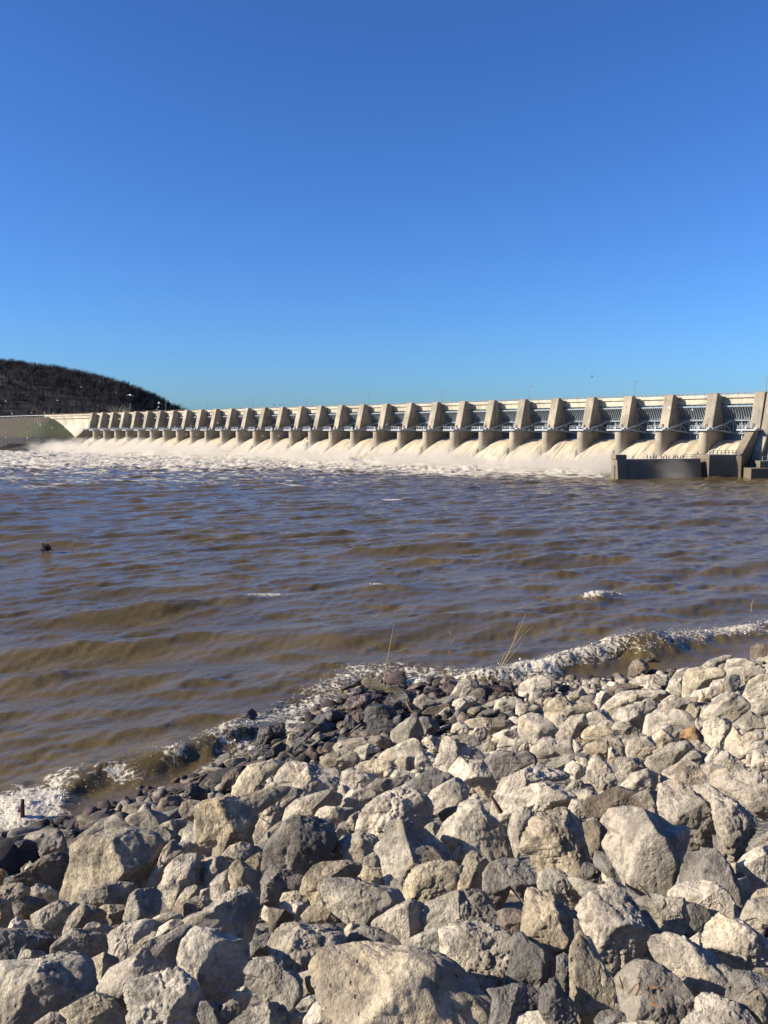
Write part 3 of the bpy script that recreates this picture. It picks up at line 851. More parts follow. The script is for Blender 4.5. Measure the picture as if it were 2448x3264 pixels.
def poly_sd(x, y, pts):
    """signed distance to a polyline (+ toward the viewer's bank) and 0..1 end fade"""
    best = np.full(x.shape, 1e9); sg = np.zeros(x.shape); al = np.zeros(x.shape); n = len(pts) - 1
    for i in range(n):
        a, b_ = pts[i], pts[i + 1]; e = b_ - a; L2 = float(e @ e)
        t = ((x - a[0]) * e[0] + (y - a[1]) * e[1]) / L2; tc = np.clip(t, 0, 1)
        dd = np.hypot(x - a[0] - e[0] * tc, y - a[1] - e[1] * tc)
        cr = e[0] * (y - a[1]) - e[1] * (x - a[0])
        m_ = dd < best
        best = np.where(m_, dd, best); sg = np.where(m_, -np.sign(cr), sg); al = np.where(m_, (i + tc) / n, al)
    return best * sg, al
def foam_line(x, y):
    """0..1, 1 in the white water below the dam"""
    e = y + .05 * x - 230 + 9 * noise2(x * .05, y * .02, 61) + 5 * noise2(x * .2, y * .06, 62)
    return e
def wave_h(x, y, cell=None, want_foam=False):
    z = np.zeros(x.shape)
    r = np.hypot(x, y)
    q = shore_q(x, y)
    g1 = .65 + .6 * noise2(x * .11, y * .11, 51); g2 = .75 + .45 * noise2(x * .31 + 5, y * .31, 52)
    farw = sstep(48, 95, r)
    for kx, ky, ph, a, lam in COMP:
        c = 1.0 if cell is None else np.clip((lam / np.maximum(cell, 1e-6) - 2.0) / 2.0, 0, 1)
        s = (np.sin(kx * x + ky * y + ph) + 1) * .5
        z += a * c * (2 * s ** 1.45 - .92) * (g1 * (1 - .42 * farw) if lam > 4 else g2 * (1 + .30 * farw))
    calm = sstep(-1.0, 3.5, q)
    z *= .30 + .70 * calm
    far = sstep(90, 230, r); z *= 1 + .35 * far
    foam = np.zeros(x.shape)
    for (c, hh, bw, fw), pts in zip(CREST, CW):
        pa = np.array(pts); mx0, my0 = pa.min(0) - 9; mx1, my1 = pa.max(0) + 9
        m_ = (x > mx0) & (x < mx1) & (y > my0) & (y < my1)
        if not m_.any(): continue
        xx, yy = x[m_], y[m_]
        sd, al = poly_sd(xx, yy, pts)
        sd = sd + .35 * noise2(xx * .7, yy * .7, 71) + .12 * noise2(xx * 2.1, yy * 2.1, 72)
        fade = sstep(0, .38, al) * sstep(0, .38, 1 - al) if c[0][0] not in (-60, 1560, 2030) else np.ones_like(al)
        fade = fade * np.exp(-np.maximum(np.abs(sd) - 30, 0))
        fwv = fw + .3 * sstep(.36, .24, al) if c[0][0] == -60 else fw
        pr = np.where(sd < 0, np.exp(-(sd / bw) ** 2), np.exp(-(sd / fwv) ** 2)) * fade
        amp = hh * (.85 + .35 * noise2(xx * .25, yy * .25, 73))
        if c[0][0] == -60: amp = amp * (.62 + .38 * sstep(.24, .40, al))
        z[m_] += pr * amp
        if want_foam and c[0][0] in (-60, 1560, 2030, 1760):
            fo = np.exp(-((sd - .15) / .55) ** 2) * fade
            if c[0][0] == -60:   # left breaker: white in patches only
                pat = np.maximum.reduce([sstep(.30, .22, al), np.exp(-((al - .50) / .07) ** 2) * .75, np.exp(-((al - .72) / .05) ** 2) * .6])
                fo = fo * pat + .9 * np.exp(-((sd - .9) / .7) ** 2) * sstep(.26, .2, al)
                fo = fo + .55 * np.exp(-(sd + .6) ** 2 / .5) * sstep(.5, .3, al)
            elif c[0][0] == 1760: fo = 1.3 * fo * sstep(.30, .55, al) * sstep(1.0, .9, al)
            else:
                fo = np.maximum(fo, np.exp(-((sd - .5) / .65) ** 2)) * (.62 + .5 * noise2(xx * .5, yy * .5, 75))
            foam[m_] = np.maximum(foam[m_], fo)
    if want_foam:
        # wash among the wet stones
        s, d = bank_sd(x, y)
        ss_ = (s > 9.5) & (s < 31)
        wash = np.exp(-((q + .2) / .8) ** 2) * sstep(11.0, 13.0, s) * sstep(31.5, 29.0, s)
        foam = np.maximum(foam, wash * (.85 + .3 * noise2(x * .6, y * .6, 76)))
        lace = np.exp(-((q - 1.6) / 1.2) ** 2) * sstep(10.5, 13.5, s) * sstep(31.5, 28.5, s) * .5
        foam = np.maximum(foam, lace)
        for px, py, a, bx in [(850, 1896, 1.6, .35), (1215, 1868, 1.0, .25), (1505, 1769, .8, .2), (1235, 1592, 2.5, .5)]:
            c0 = px_on_z(px, py)
            foam = np.maximum(foam, np.exp(-((x - c0[0]) / a) ** 2 - ((y - c0[1]) / (bx * 1.6)) ** 2))
        # white water under the dam, with streaks ahead of it
        e = foam_line(x, y)
        fw_ = np.clip((e + 8) / (22 + 62 * sstep(50, -60, x)), 0, 1) * .95
        fw_ = np.where(x > A_[0] - .5, 0, fw_)
        st = sstep(-70, -5, e) * sstep(40, -60, x) * .33
        foam = np.maximum(foam, np.maximum(fw_, st * (fw_ < 1)))
        u, k = dam_uk(x, y)
        roll = np.exp(-((u - 25) / 9.0) ** 2) * sstep(.2, 1.4, k) * sstep(31.5, 30, k)
        rough = sstep(-10, 40, e) * np.where(x > A_[0] - .5, 0, 1)
        z += rough * (.95 * fbm2(x * .16, y * .16, 81, 3) + .34 * np.abs(noise2(x * .45, y * .3, 82)) + .10 * noise2(x * 1.3, y * .9, 83))
        z += roll * (1.0 + 1.3 * fbm2(x * .16, y * .16, 84, 4))
        # lumps in every foam patch near the shore
        nearf = foam * (r < 70) * np.where(y < 36, .45, 1.0)
        z += nearf * .55 * (.12 * noise2(x * 1.2, y * 1.2, 90) + .15 * np.abs(noise2(x * 2.9, y * 2.9, 91)) + .10 * np.abs(noise2(x * 6.1, y * 6.1, 92)) + .05 * noise2(x * 12, y * 12, 93))
        return z, foam
    return z
cell = np.maximum(.085, .0036 * rr)[:, None] * np.ones((1, nc)) * .8
WZ, WF = wave_h(WX, WY, cell, True)
def mat_water():
    m = NT('muddy_river_water'); v = m.pos(); fo = m.attr('foam')
    n1 = m.noise(m.pos((1, 1, 1)), 1.7, 6, .72, .6); n2 = m.noise(v, 7.5, 5, .7, .3); n3 = m.noise(m.pos((.16, .34, .3)), 1.0, 7, .72, .8)
    d = m.math('LENGTH', 0.0) if False else None
    vy = m.sep(v)[1]
    farm = m.ramp(vy, 70, 130)
    dv = m.node('ShaderNodeVectorMath', operation='ADD'); m.link(v, dv.inputs[0])
    nv = m.node('ShaderNodeTexNoise'); m.link(v, nv.inputs['Vector']); nv.inputs['Scale'].default_value = 2.2
    sv = m.node('ShaderNodeVectorMath', operation='SCALE'); m.link(nv.outputs['Color'], sv.inputs[0]); sv.inputs['Scale'].default_value = .55; m.link(sv.outputs[0], dv.inputs[1])
    lace = m.vor(dv.outputs[0], 4.2)
    pat = m.math('ADD', m.math('ADD', m.math('MULTIPLY', n1, .45), m.math('MULTIPLY', n2, .25)), m.math('MULTIPLY', lace, .40))
    pat = m.math('ADD', m.math('MULTIPLY', pat, m.math('SUBTRACT', 1.0, farm)), m.math('MULTIPLY', n3, farm))
    t = m.math('ADD', m.math('MULTIPLY', fo, m.math('ADD', .80, m.math('MULTIPLY', farm, .2))), m.math('MULTIPLY', m.math('SUBTRACT', pat, .5), m.math('ADD', 2.2, m.math('MULTIPLY', farm, 2.6))))
    mask = m.math('MULTIPLY', m.ramp(t, .34, .80), m.ramp(fo, .04, .2))
    # sparse flecks
    fl = m.vor(v, 1.5); pt = m.noise(m.pos((.10, .22, .1)), 1.0, 2)
    fleck = m.math('MULTIPLY', m.ramp(fl, .075, .05), m.ramp(pt, .60, .66))
    mask = m.math('MAXIMUM', mask, m.math('MULTIPLY', fleck, .8))
    br = m.noise(v, .08, 3)
    mud = m.mix(m.ramp(br, .3, .7), (0.084, 0.060, 0.024), (0.116, 0.084, 0.035))
    fc = m.mix(m.ramp(n2, .3, .7), (0.44, 0.37, 0.25), (0.68, 0.64, 0.545))
    c = m.mix(mask, mud, fc)
    rp = m.noise(m.pos((1.0, 1.6, 1)), 2.6, 3, .55); rp2 = m.noise(m.pos((1.0, 1.5, 1)), 7.0, 3, .6)
    bm_ = m.bump(rp2, .25, .05, m.bump(rp, .38, .10))
    bm_ = m.bump(m.math('MULTIPLY', m.math('ADD', n1, n2), mask), .5, .12, bm_)
    ro = m.math('ADD', .10, m.math('MULTIPLY', mask, .6))
    return m.fin(c, ro, bm_, IOR=1.33)
M_WATER = mat_water()
fq = grid_faces(nr, nc)
ctr = np.stack([WX, WY], -1).reshape(-1, 2)[fq].mean(1)
bh = bank_h(ctr[:, 0], ctr[:, 1])
keep = ~((bh > 1.2) & (np.hypot(ctr[:, 0], ctr[:, 1]) < 75))
fq = fq[keep]
used = np.zeros(nr * nc, bool); used[fq.ravel()] = True
remap = np.cumsum(used) - 1
V = np.stack([WX, WY, WZ], -1).reshape(-1, 3)[used]
wo_ = arr_mesh('river', V, remap[fq], M_WATER, True, None, {'foam': WF.reshape(-1)[used]})
tag(wo_, kind='structure', label='choppy muddy brown river below the dam')

# ---------------------------------------------------------------- spray thrown up along the breakers
M_FOAM = plain('white_foam', (0.66, 0.62, 0.54), .55, 0, .06)
ico = bmesh.new(); bmesh.ops.create_icosphere(ico, subdivisions=1, radius=1.0)
IV = np.array([v.co[:] for v in ico.verts]); IF = np.array([[v.index for v in f.verts] for f in ico.faces]); ico.free()
def blobs(name, P, S, mat, flat=1.0):
    n = len(P)
    jit = 1 + .35 * rng.standard_normal((n, len(IV), 1)) * .5
    V = P[:, None, :] + IV[None] * S[:, None, None] * jit * np.array([1, 1, flat])
    Fq = IF[None] + (np.arange(n) * len(IV))[:, None, None]
    return arr_mesh(name, V.reshape(-1, 3), Fq.reshape(-1, 3), mat, True)
P = []; S = []
def spray(pts, n, hmax, rad, side=.3, a0=0, a1=1):
    pa = np.array(pts); m_ = len(pa) - 1
    t = rng.uniform(a0, a1, n) * m_; i = np.minimum(t.astype(int), m_ - 1); f = (t - i)[:, None]
    p = pa[i] * (1 - f) + pa[i + 1] * f
    e = pa[i + 1] - pa[i]; nn = np.stack([e[:, 1], -e[:, 0]], -1); nn /= np.linalg.norm(nn, axis=1)[:, None]
    off = rng.normal(side, .42, n)
    cl = np.clip(.5 + 1.0 * noise2(t * 3.1, t * 0 + 3.3 * len(P), 17), 0.02, 1.4)
    p = p + nn * off[:, None]
    z = wave_h(p[:, 0], p[:, 1]) + hmax * rng.exponential(.22, n) * cl
    P.append(np.stack([p[:, 0], p[:, 1], z], -1)); S.append(rad * np.exp(rng.normal(-.6, .55, n)) * np.where(z > .9, .55, 1))
spray(CW[0], 800, .5, .020, .25, 0, .28); spray(CW[0], 160, .25, .013, .1, .28, .8)
spray(CW[1], 800, .5, .022, .2); spray(CW[2], 900, .5, .022, .2); spray(CW[6], 200, .35, .022, 0, .5, 1)
sh = [px_on_z(*q)[:2] for q in [(690, 2400), (790, 2350), (850, 2300), (920, 2275), (1000, 2250), (1080, 2225)]]
spray(sh, 500, .4, .020, -.15)
sh2 = [px_on_z(*q)[:2] for q in [(1265, 2180), (1330, 2195), (1400, 2185), (1520, 2190), (1600, 2180), (1660, 2165)]]
spray(sh2, 450, .35, .022, -.2)
tag(blobs('foam', np.concatenate(P), np.concatenate(S), M_FOAM), kind='stuff', label='white spray and foam along the breaking waves')

# ---------------------------------------------------------------- mist blowing off the stilling basin
def mat_mist():
    m = bpy.data.materials.new('basin_mist'); m.use_nodes = True; t = m.node_tree; t.nodes.clear()
    N = NT.__new__(NT); N.m = m; N.t = t; N.n = t.nodes
    out = t.nodes.new('ShaderNodeOutputMaterial'); pv = t.nodes.new('ShaderNodeVolumePrincipled')
    t.links.new(pv.outputs[0], out.inputs['Volume'])
    v = N.coord('Object'); sp = N.sep(v); u, y, z = sp[0], sp[1], sp[2]
    n = N.noise(N.coord('Object', (.10, .055, .16)), 1.0, 4, .6, .4)
    n2 = N.noise(N.coord('Object', (.012, .012, .0)), 1.0, 2, .5)
    puff = N.ramp(n, .38, .70)
    hh = N.math('MULTIPLY', N.math('ADD', 1.0, N.math('MULTIPLY', puff, 2.6)), N.math('ADD', .55, n2))
    dz = N.math('EXPONENT', N.math('MULTIPLY', N.math('DIVIDE', N.math('MAXIMUM', z, 0.0), hh), -1.0))
    du = N.math('MULTIPLY', N.ramp(u, 4.5, 16.0), N.ramp(u, 40.0, 27.0))
    dy = N.math('MULTIPLY', N.ramp(y, -425.0, -400.0), N.ramp(y, -4.0, -16.0))
    de = N.math('MULTIPLY', N.math('MULTIPLY', dz, du), N.math('MULTIPLY', dy, N.math('ADD', .15, puff)))
    far_ = N.ramp(y, -120.0, -330.0, 0.75, 1.25)
    de = N.math('MULTIPLY', N.math('MULTIPLY', N.math('MULTIPLY', de, far_), 0.85), N.ramp(z, 9.5, 3.0))
    t.links.new(de, pv.inputs['Density'])
    pv.inputs['Color'].default_value = (.80, .755, .68, 1); pv.inputs['Anisotropy'].default_value = .15
    try: m.cycles.volume_step_rate = 1.0
    except Exception: pass
    return m
b = MB(); b.box(2.0, 42.0, -428.0, 2.0, -.4, 10.5)
mi = b.build('mist', mat_mist()); mi.location = (P0[0], P0[1], 0); mi.rotation_euler = (0, 0, DAM_RZ)
tag(mi, kind='stuff', label='pale mist rising off the falling water along the foot of the dam')
# ================================================================ boulders
# each entry: tone, outline read off the photo (thirds of a pixel inside its tile), own description or ''
TILE = {'A1': (0, 2864), 'A2': (480, 2864), 'A3': (960, 2864), 'A4': (1440, 2864), 'A5': (1895, 2864),
        'B1': (0, 2480), 'B2': (480, 2480), 'B3': (960, 2480), 'B4': (1440, 2480), 'B5': (1895, 2480),
        'C1': (600, 2110), 'C2': (1060, 2110), 'C3': (1500, 2110), 'C4': (1895, 2040)}
ROCKS = '''
A1|g|-60 640 20 600 330 590 600 510 760 520 880 590 900 700 930 860 700 990 450 1080 200 1180 -60 1220|large dark-topped boulder at the lower left edge|dark-topped boulder at the left edge
A1|g|940 800 1060 660 1200 590 1300 520 1440 400 1659 320 1680 265 1840 270 1740 430 1710 520 1700 640 1500 720 1230 800 1190 900 1200 1040 1080 930 980 890|long grey slab slanting up to the right beside the dark-topped boulder|long slanting slab
A1|p|1190 880 1230 800 1480 730 1600 680 1700 675 1760 720 1860 800 1940 960 1960 1100 1920 1270 1250 1270 1220 1090|rounded pale boulder at the bottom edge with a shaded right half|rounded pale boulder at the bottom
A1|t|560 1090 700 1010 900 900 960 905 1080 960 1220 1110 1260 1180 1250 1260 700 1260 640 1130||
A1|g|330 1200 480 1090 560 1090 650 1130 720 1210 700 1270 320 1270||
A1|d|-60 290 170 290 400 300 480 350 540 400 500 480 430 500 180 590 -60 600|flat dark pitted slab at the left edge above the dark-topped boulder|flat dark slab at the left edge
A1|g|300 160 420 90 560 20 650 40 700 150 640 230 590 330 470 335 360 280 310 220||
A1|g|590 330 640 220 720 110 800 40 920 80 1000 130 1030 230 960 240 800 290 680 300||
A1|g|490 520 500 450 620 340 700 290 860 300 1000 350 1050 430 1020 480 900 510 680 510 560 520||
A1|p|790 300 840 240 900 225 1040 260 1110 280 1060 340 1000 340||
A1|p|1030 360 1060 320 1180 240 1400 200 1470 210 1450 330 1350 370 1240 440 1150 600 1100 605 1030 540 1050 440||
A1|p|170 580 210 490 260 480 400 500 470 540 340 580|small pale wedge lying on the dark-topped boulder at the left|
A1|p|75 285 110 210 160 175 240 220 270 270 200 300||
A1|t|930 100 1000 60 1180 60 1220 100 1160 200 1060 220 1010 160||
A1|p|1460 190 1560 140 1659 130 1740 150 1720 200 1560 215||
A1|p|1490 350 1530 270 1640 200 1780 210 1840 260 1659 290||
A2|g|280 200 560 80 640 0 760 -70 900 -110 990 -30 1040 110 960 300 900 400 700 350 560 280 420 270|big dark-faced boulder with a pale sloping left shoulder|dark-faced boulder with pale shoulder
A2|p|260 560 300 430 400 300 460 275 600 290 660 350 860 380 930 450 940 540 900 660 850 800 830 960 640 980 500 960 430 830 340 740 270 680|blocky boulder with a bright cream left end and dark notch|blocky boulder with bright left end
A2|d|930 450 1000 380 1100 330 1160 340 1140 420 1140 520 1060 510 950 530||
A2|g|1130 430 1170 340 1270 250 1360 230 1500 260 1740 245 1850 330 1820 460 1640 520 1560 640 1500 700 1400 680 1280 600 1180 560 1140 500||
A2|g|980 820 1050 740 880 720 960 610 1060 570 1160 560 1260 600 1280 680 1370 690 1440 760 1440 880 1380 960 1280 1000 1200 950 1100 950 1040 890||
A2|g|740 1210 860 1120 1020 1030 1180 990 1280 1030 1320 1100 1480 1090 1450 1270 740 1270||
A2|p|1390 1030 1460 960 1520 930 1620 920 1660 980 1560 1000 1490 1090||
A2|p|1470 1150 1560 1010 1600 980 1690 1020 1760 1120 1820 1260 1460 1260||
A2|b|1130 180 1130 110 1160 90 1280 110 1370 170 1360 210 1200 310 1140 310||
A3|t|0 170 80 80 200 20 270 70 340 150 470 210 430 240 300 240 120 230 70 210||
A2|p|1235 40 1300 20 1400 15 1480 60 1530 100 1440 160 1390 190 1370 150 1260 90||
A3|y|105 650 150 600 200 500 270 460 380 480 480 440 700 425 900 460 1160 490 1320 540 1440 630 1560 730 1640 800 1700 870 1840 960 1800 1100 1740 1260 1640 1330 900 1330 400 1260 340 1150 260 1010 190 940 150 830|broadest boulder of all, sandy yellow, at the bottom edge|broad sandy yellow boulder
A3|p|675 230 720 190 960 40 1060 0 1110 40 1180 150 1210 260 1100 330 980 400 900 350 800 310 700 270|pale wedge with a smooth pinkish upper face|pale pinkish wedge
A3|d|380 470 440 370 500 310 600 260 760 290 900 370 960 420 940 470 700 430 500 450||
A3|p|400 310 430 270 480 230 560 250 560 290 480 320 440 340||
A3|p|950 460 1020 390 1130 340 1270 275 1350 350 1410 440 1410 540 1340 540 1180 490 1050 500||
B3|g|190 1050 240 970 350 960 480 960 540 980 720 1030 900 1050 960 1130 980 1180 940 1230 820 1290 700 1340 640 1400 560 1400 460 1330 330 1260 240 1200|wide speckled grey boulder with a saddle-shaped top|speckled saddle-topped boulder
A4|p|-120 300 0 250 150 220 300 230 460 280 560 350 570 460 540 640 500 760 440 830 340 860 240 830 40 640 -20 540 -90 520 -100 400|cube-like boulder with a pale top and a deeply shaded front|cube-like pale-topped boulder
A4|g|-240 40 0 -60 160 -90 280 -72 340 -10 400 80 460 180 465 270 300 250 200 220 60 220 -60 290 -240 290 -280 150||
A4|b|430 130 500 100 590 95 680 120 680 200 660 330 580 390 560 340 470 260||
A4|t|665 290 680 150 700 10 720 -80 760 -100 830 -80 1000 0 1110 90 1150 200 1160 330 1120 430 1060 500 980 540 860 440 800 400 720 350 670 330|pitted olive-tan boulder with a bright left edge|pitted olive-tan boulder
A4|d|580 400 610 340 680 335 750 380 820 420 990 580 990 650 970 740 960 800 900 880 820 880 700 820 600 820 500 850 510 720 570 560||
A4|d|330 870 480 855 580 820 690 815 790 870 840 950 840 1070 700 1080 600 1130 540 1180 400 1260 340 1210 380 1050 395 950||
A4|p|545 1170 620 1110 750 1080 850 1080 910 1130 980 1210 960 1270 540 1270||
A4|d|840 880 960 760 1000 760 1060 880 1150 980 1190 1070 1180 1160 1140 1260 980 1260 900 1110 840 1060||
A4|t|1130 570 1140 480 1220 320 1330 390 1380 500 1480 690 1550 780 1565 870 1530 1000 1440 1080 1320 1090 1200 1010 1140 900|tan upright rock pointed like a tooth|tooth-shaped tan rock
A4|g|1185 110 1210 70 1260 0 1350 -60 1500 -90 1659 -60 1740 40 1830 180 1900 280 1920 370 1880 500 1760 600 1640 640 1560 610 1480 560 1340 380 1250 250|bulky grey boulder right of the pitted olive-tan one|bulky grey boulder
A4|d|1000 560 1080 520 1120 560 1130 700 1130 860 1090 900 1010 760||
A5|p|510 410 540 370 700 330 860 370 1000 460 1130 520 1200 600 1310 680 1350 740 1330 830 1220 890 1100 880 1000 890 940 860 860 780 720 680 600 580 550 510|long pale boulder slanting down to the right, dark patch on its end|long pale slanting boulder
A5|g|255 700 300 650 400 590 500 600 640 640 740 720 830 800 910 900 950 970 910 1050 760 1140 660 1190 530 1170 380 1120 260 1000 200 760|grey boulder under dry twigs, just below the long pale slanting boulder|grey boulder under dry twigs
A5|p|1040 360 1080 250 1130 200 1200 140 1290 170 1420 220 1520 300 1660 400 1760 480 1760 600 1659 660 1520 640 1380 600 1200 530 1130 500 1040 440|pale boulder with a rust-coloured patch at the right edge|pale boulder with rust patch
A5|p|820 1180 860 1130 960 1070 970 960 1030 910 1130 905 1230 950 1360 1000 1460 1080 1540 1200 1540 1290 820 1290|pale rough boulder at the bottom right of the picture|rough pale boulder at bottom right
A5|d|0 1150 60 1080 160 1060 260 1090 380 1150 400 1180 220 1200 60 1230||
A5|p|220 1190 400 1170 560 1170 640 1210 600 1270 200 1270||
A5|t|1390 1030 1450 950 1540 880 1600 900 1680 1000 1720 1120 1640 1190 1560 1130||
A5|g|1380 190 1420 110 1470 20 1560 -10 1700 -10 1750 120 1700 230 1560 240 1450 230||
A5|t|1510 690 1540 660 1650 665 1720 700 1700 760 1600 720||
A5|d|1310 680 1500 700 1659 770 1750 900 1700 1000 1500 880 1400 1000 1250 920||
B5|g|370 1190 400 1150 600 1110 700 1140 860 1150 870 1210 910 1310 870 1430 800 1500 700 1460 600 1350 500 1250||
B5|p|705 1130 720 1080 800 1020 900 985 1040 980 1150 1000 1260 1080 1310 1140 1380 1280 1370 1340 1250 1350 1110 1350 1020 1200 880 1160||
A5|d|880 70 960 50 1060 90 1120 180 1080 240 1000 300 900 370 830 340 920 200||
A5|p|890 390 1000 320 1040 360 1030 450 960 440||
B1|t|690 660 720 630 830 580 960 530 1080 500 1230 480 1380 490 1500 550 1560 620 1540 700 1440 880 1350 1010 1240 1060 1000 1100 800 1140 600 1160 590 1060 620 950 690 800|huge smooth tan boulder with a grey shaded right face near the left waterline|huge smooth tan boulder
B1|b|0 1050 100 970 240 890 400 760 560 710 640 730 680 800 640 900 600 1040 580 1100 480 1100 300 1080 180 1080|dark brown boulder leaning left of the huge smooth tan one|leaning brown boulder
B1|t|-60 1070 60 1020 200 1010 280 1060 290 1110 110 1110 100 1200 140 1300 80 1440 -60 1440||
B1|d|100 1110 300 1130 420 1160 460 1200 360 1240 300 1300 200 1320 140 1290||
B1|p|290 1060 360 1010 480 1040 560 1090 560 1150 480 1180 300 1130||
B1|g|760 1120 860 1040 1000 1000 1170 990 1290 1000 1310 1060 1230 1120 1230 1170 1100 1200 780 1190|flat grey slab lying at the foot of the huge smooth tan boulder|
B1|g|1240 1130 1300 1070 1480 1050 1540 1100 1540 1200 1490 1330 1340 1360 1180 1320||
B1|t|1340 1040 1440 900 1520 770 1560 680 1650 590 1700 620 1760 700 1720 740 1640 760 1560 900 1500 960 1420 1040|narrow cream shard right of the huge smooth tan boulder|narrow cream shard
B2|p|60 1030 120 960 140 870 220 780 340 735 420 725 470 780 470 860 490 970 420 1010 330 1100 200 1170 130 1110|pale furrowed boulder leaning beside the cream shard|pale furrowed boulder
B1|g|760 530 860 480 960 400 1100 350 1190 400 1270 470 1050 510 960 530 860 570 760 590||
B1|g|1200 390 1260 340 1430 300 1580 350 1620 400 1540 440 1440 510 1330 470 1230 430||
B1|d|370 690 400 610 480 540 550 480 600 530 640 640 620 690 480 700 400 720|pointed grey rock at the left water's edge|pointed grey shore rock
B1|g|330 580 380 540 460 510 440 560 380 600||
B1|g|0 600 60 580 150 610 180 680 100 700 10 710 -40 660||
B1|w|-40 530 60 515 95 550 60 590 -40 600||
B1|w|0 740 120 710 160 730 60 770 -20 790||
B1|w|600 530 700 490 800 490 820 520 750 580 660 600||
B1|o|-40 880 40 870 50 930 20 1000 -40 1020|small orange-tan stone at the left picture edge|
B2|g|70 470 120 430 210 400 330 385 360 420 320 460 210 500 150 480||
B2|d|0 510 130 470 220 510 300 560 340 640 240 600 130 630 100 560||
B2|t|430 480 440 300 460 240 620 200 850 180 960 150 1130 100 1280 80 1350 100 1240 200 1100 300 1040 320 1020 380 960 500 1000 610 860 610 690 690 680 740 570 760 590 640 620 580 510 580 450 560|big flat-fronted block with a square lit corner left of centre|flat-fronted block
B2|p|990 460 1050 360 1110 280 1190 190 1330 95 1420 110 1470 150 1340 220 1280 300 1240 400 1130 450 1080 560 1010 570||
B2|p|1230 400 1280 300 1390 210 1560 150 1700 115 1830 170 1800 270 1620 280 1570 370 1460 400 1280 420||
B3|p|140 350 180 290 240 270 360 280 520 290 500 340 430 400 300 440 240 450 160 400||
B2|d|1080 830 1090 700 1150 580 1290 420 1430 370 1580 380 1720 410 1760 560 1770 620 1680 720 1650 800 1560 850 1480 930 1330 890 1160 830|big dark rounded boulder with a thin lit left edge|dark rounded boulder
B2|p|950 660 1060 590 1120 500 1250 410 1290 420 1160 570 1090 640 1080 720 1000 700||
B2|g|680 730 760 650 860 610 950 630 990 700 940 760 860 790 760 760||
B2|g|460 800 560 760 690 750 760 830 720 870 640 930 580 1010 560 1080 530 1060 490 950 460 880||
B2|g|570 1010 640 930 750 870 760 1090 700 1130 590 1170 575 1100||
B2|t|750 940 760 850 830 780 900 810 980 880 1050 890 1070 950 1060 1080 1020 1150 900 1040 780 1080||
B2|b|900 800 1000 730 1050 710 1085 740 1080 900 1040 880 960 820||
B2|d|1055 1000 1100 900 1160 835 1260 870 1360 900 1460 940 1450 1000 1430 1070 1340 1080 1230 1160 1060 1150 1065 1060||
B2|t|1440 1030 1470 950 1560 840 1640 805 1740 800 1870 790 2010 830 1990 930 1900 960 1660 980 1640 1060 1660 1200 1560 1180 1530 1090 1450 1060|tan rock with a blackish top below the dark rounded boulder|black-topped tan rock
B2|p|1240 1170 1270 1100 1380 1080 1480 1080 1530 1150 1530 1200 1400 1170 1320 1200||
B2|p|230 1190 290 1110 340 1050 430 1020 460 1060 460 1110 390 1130 350 1180 310 1200||
B2|g|350 1180 430 1130 530 1130 600 1180 600 1230 400 1240 340 1250||
B2|p|470 1120 480 1070 560 1050 580 1090 570 1140||
B2|p|700 660 760 620 840 590 860 610 780 650 720 690||
B3|p|530 500 540 400 600 300 700 200 880 110 1000 65 1050 100 1200 180 1250 280 1250 380 1180 460 1050 400 900 420 800 490 790 560 730 580 640 520|tall peaked grey boulder with a deep shaded cleft at the centre of the bank|peaked cleft boulder
B3|p|350 280 380 200 480 110 600 100 720 130 740 180 640 200 560 290 500 300||
B3|g|800 490 850 420 950 415 1090 440 1180 490 1260 560 1380 660 1430 760 1420 800 1260 800 1100 830 1030 870 960 1000 880 1000 820 920 790 820 770 740 700 680 760 590 810 560|big grey boulder with small rust spots below the peaked one|rust-spotted grey boulder
B3|p|560 900 610 760 690 710 770 750 790 850 760 870 640 860 560 920||
B3|t|540 940 640 860 790 860 840 950 880 1020 800 1040 700 1010||
B3|t|970 1080 1000 980 1060 880 1130 830 1280 800 1400 790 1480 820 1510 900 1490 1020 1420 1080 1300 1100 1170 1150 1060 1110 1000 1150|tan boulder with crumbly orange stains on its top edge|orange-stained boulder
B3|g|280 690 330 620 440 560 560 510 700 550 740 600 700 680 620 740 590 810 480 790 400 720||
B3|p|220 790 240 740 330 720 440 730 480 780 330 800 240 810||
B3|p|420 440 460 370 540 320 580 330 530 400 520 490 450 490||
B3|g|300 530 360 480 440 500 380 550 330 610||
B3|p|1200 180 1260 110 1480 -10 1530 20 1600 110 1580 200 1480 240 1280 290 1240 240||
B3|m|1310 340 1380 290 1500 260 1510 360 1400 410 1360 410||
B3|p|1170 480 1230 430 1290 420 1330 480 1310 550 1260 540||
B3|p|1300 570 1380 420 1500 330 1510 260 1600 220 1720 230 1750 320 1860 400 1920 460 1960 540 2040 670 2050 750 1980 780 1850 800 1640 760 1580 720 1500 750 1440 750 1400 650|broad chalky white boulder left of the rounded tan one|broad chalky boulder
B4|t|70 940 90 850 140 740 190 700 270 720 340 790 375 860 330 960 290 1060 160 1060 60 1050||
B4|d|310 900 380 810 500 770 640 780 740 870 830 1000 820 1050 720 1060 700 1150 560 1030 520 1120 400 1200 310 1080||
B4|t|660 640 700 530 760 400 860 340 1070 285 1130 310 1200 390 1250 500 1290 700 1360 860 1300 920 1220 950 1100 920 1040 870 970 840 880 890 800 780 760 690 660 680|rounded tan boulder with a dark vertical crack on its right side|rounded tan boulder with crack
B4|g|530 480 560 400 600 300 680 270 740 300 780 370 730 440 690 560 650 650 640 720 600 650||
B4|g|820 1000 840 920 960 840 1060 890 1220 1050 1280 1110 1220 1200 1080 1180 920 1070 840 1060||
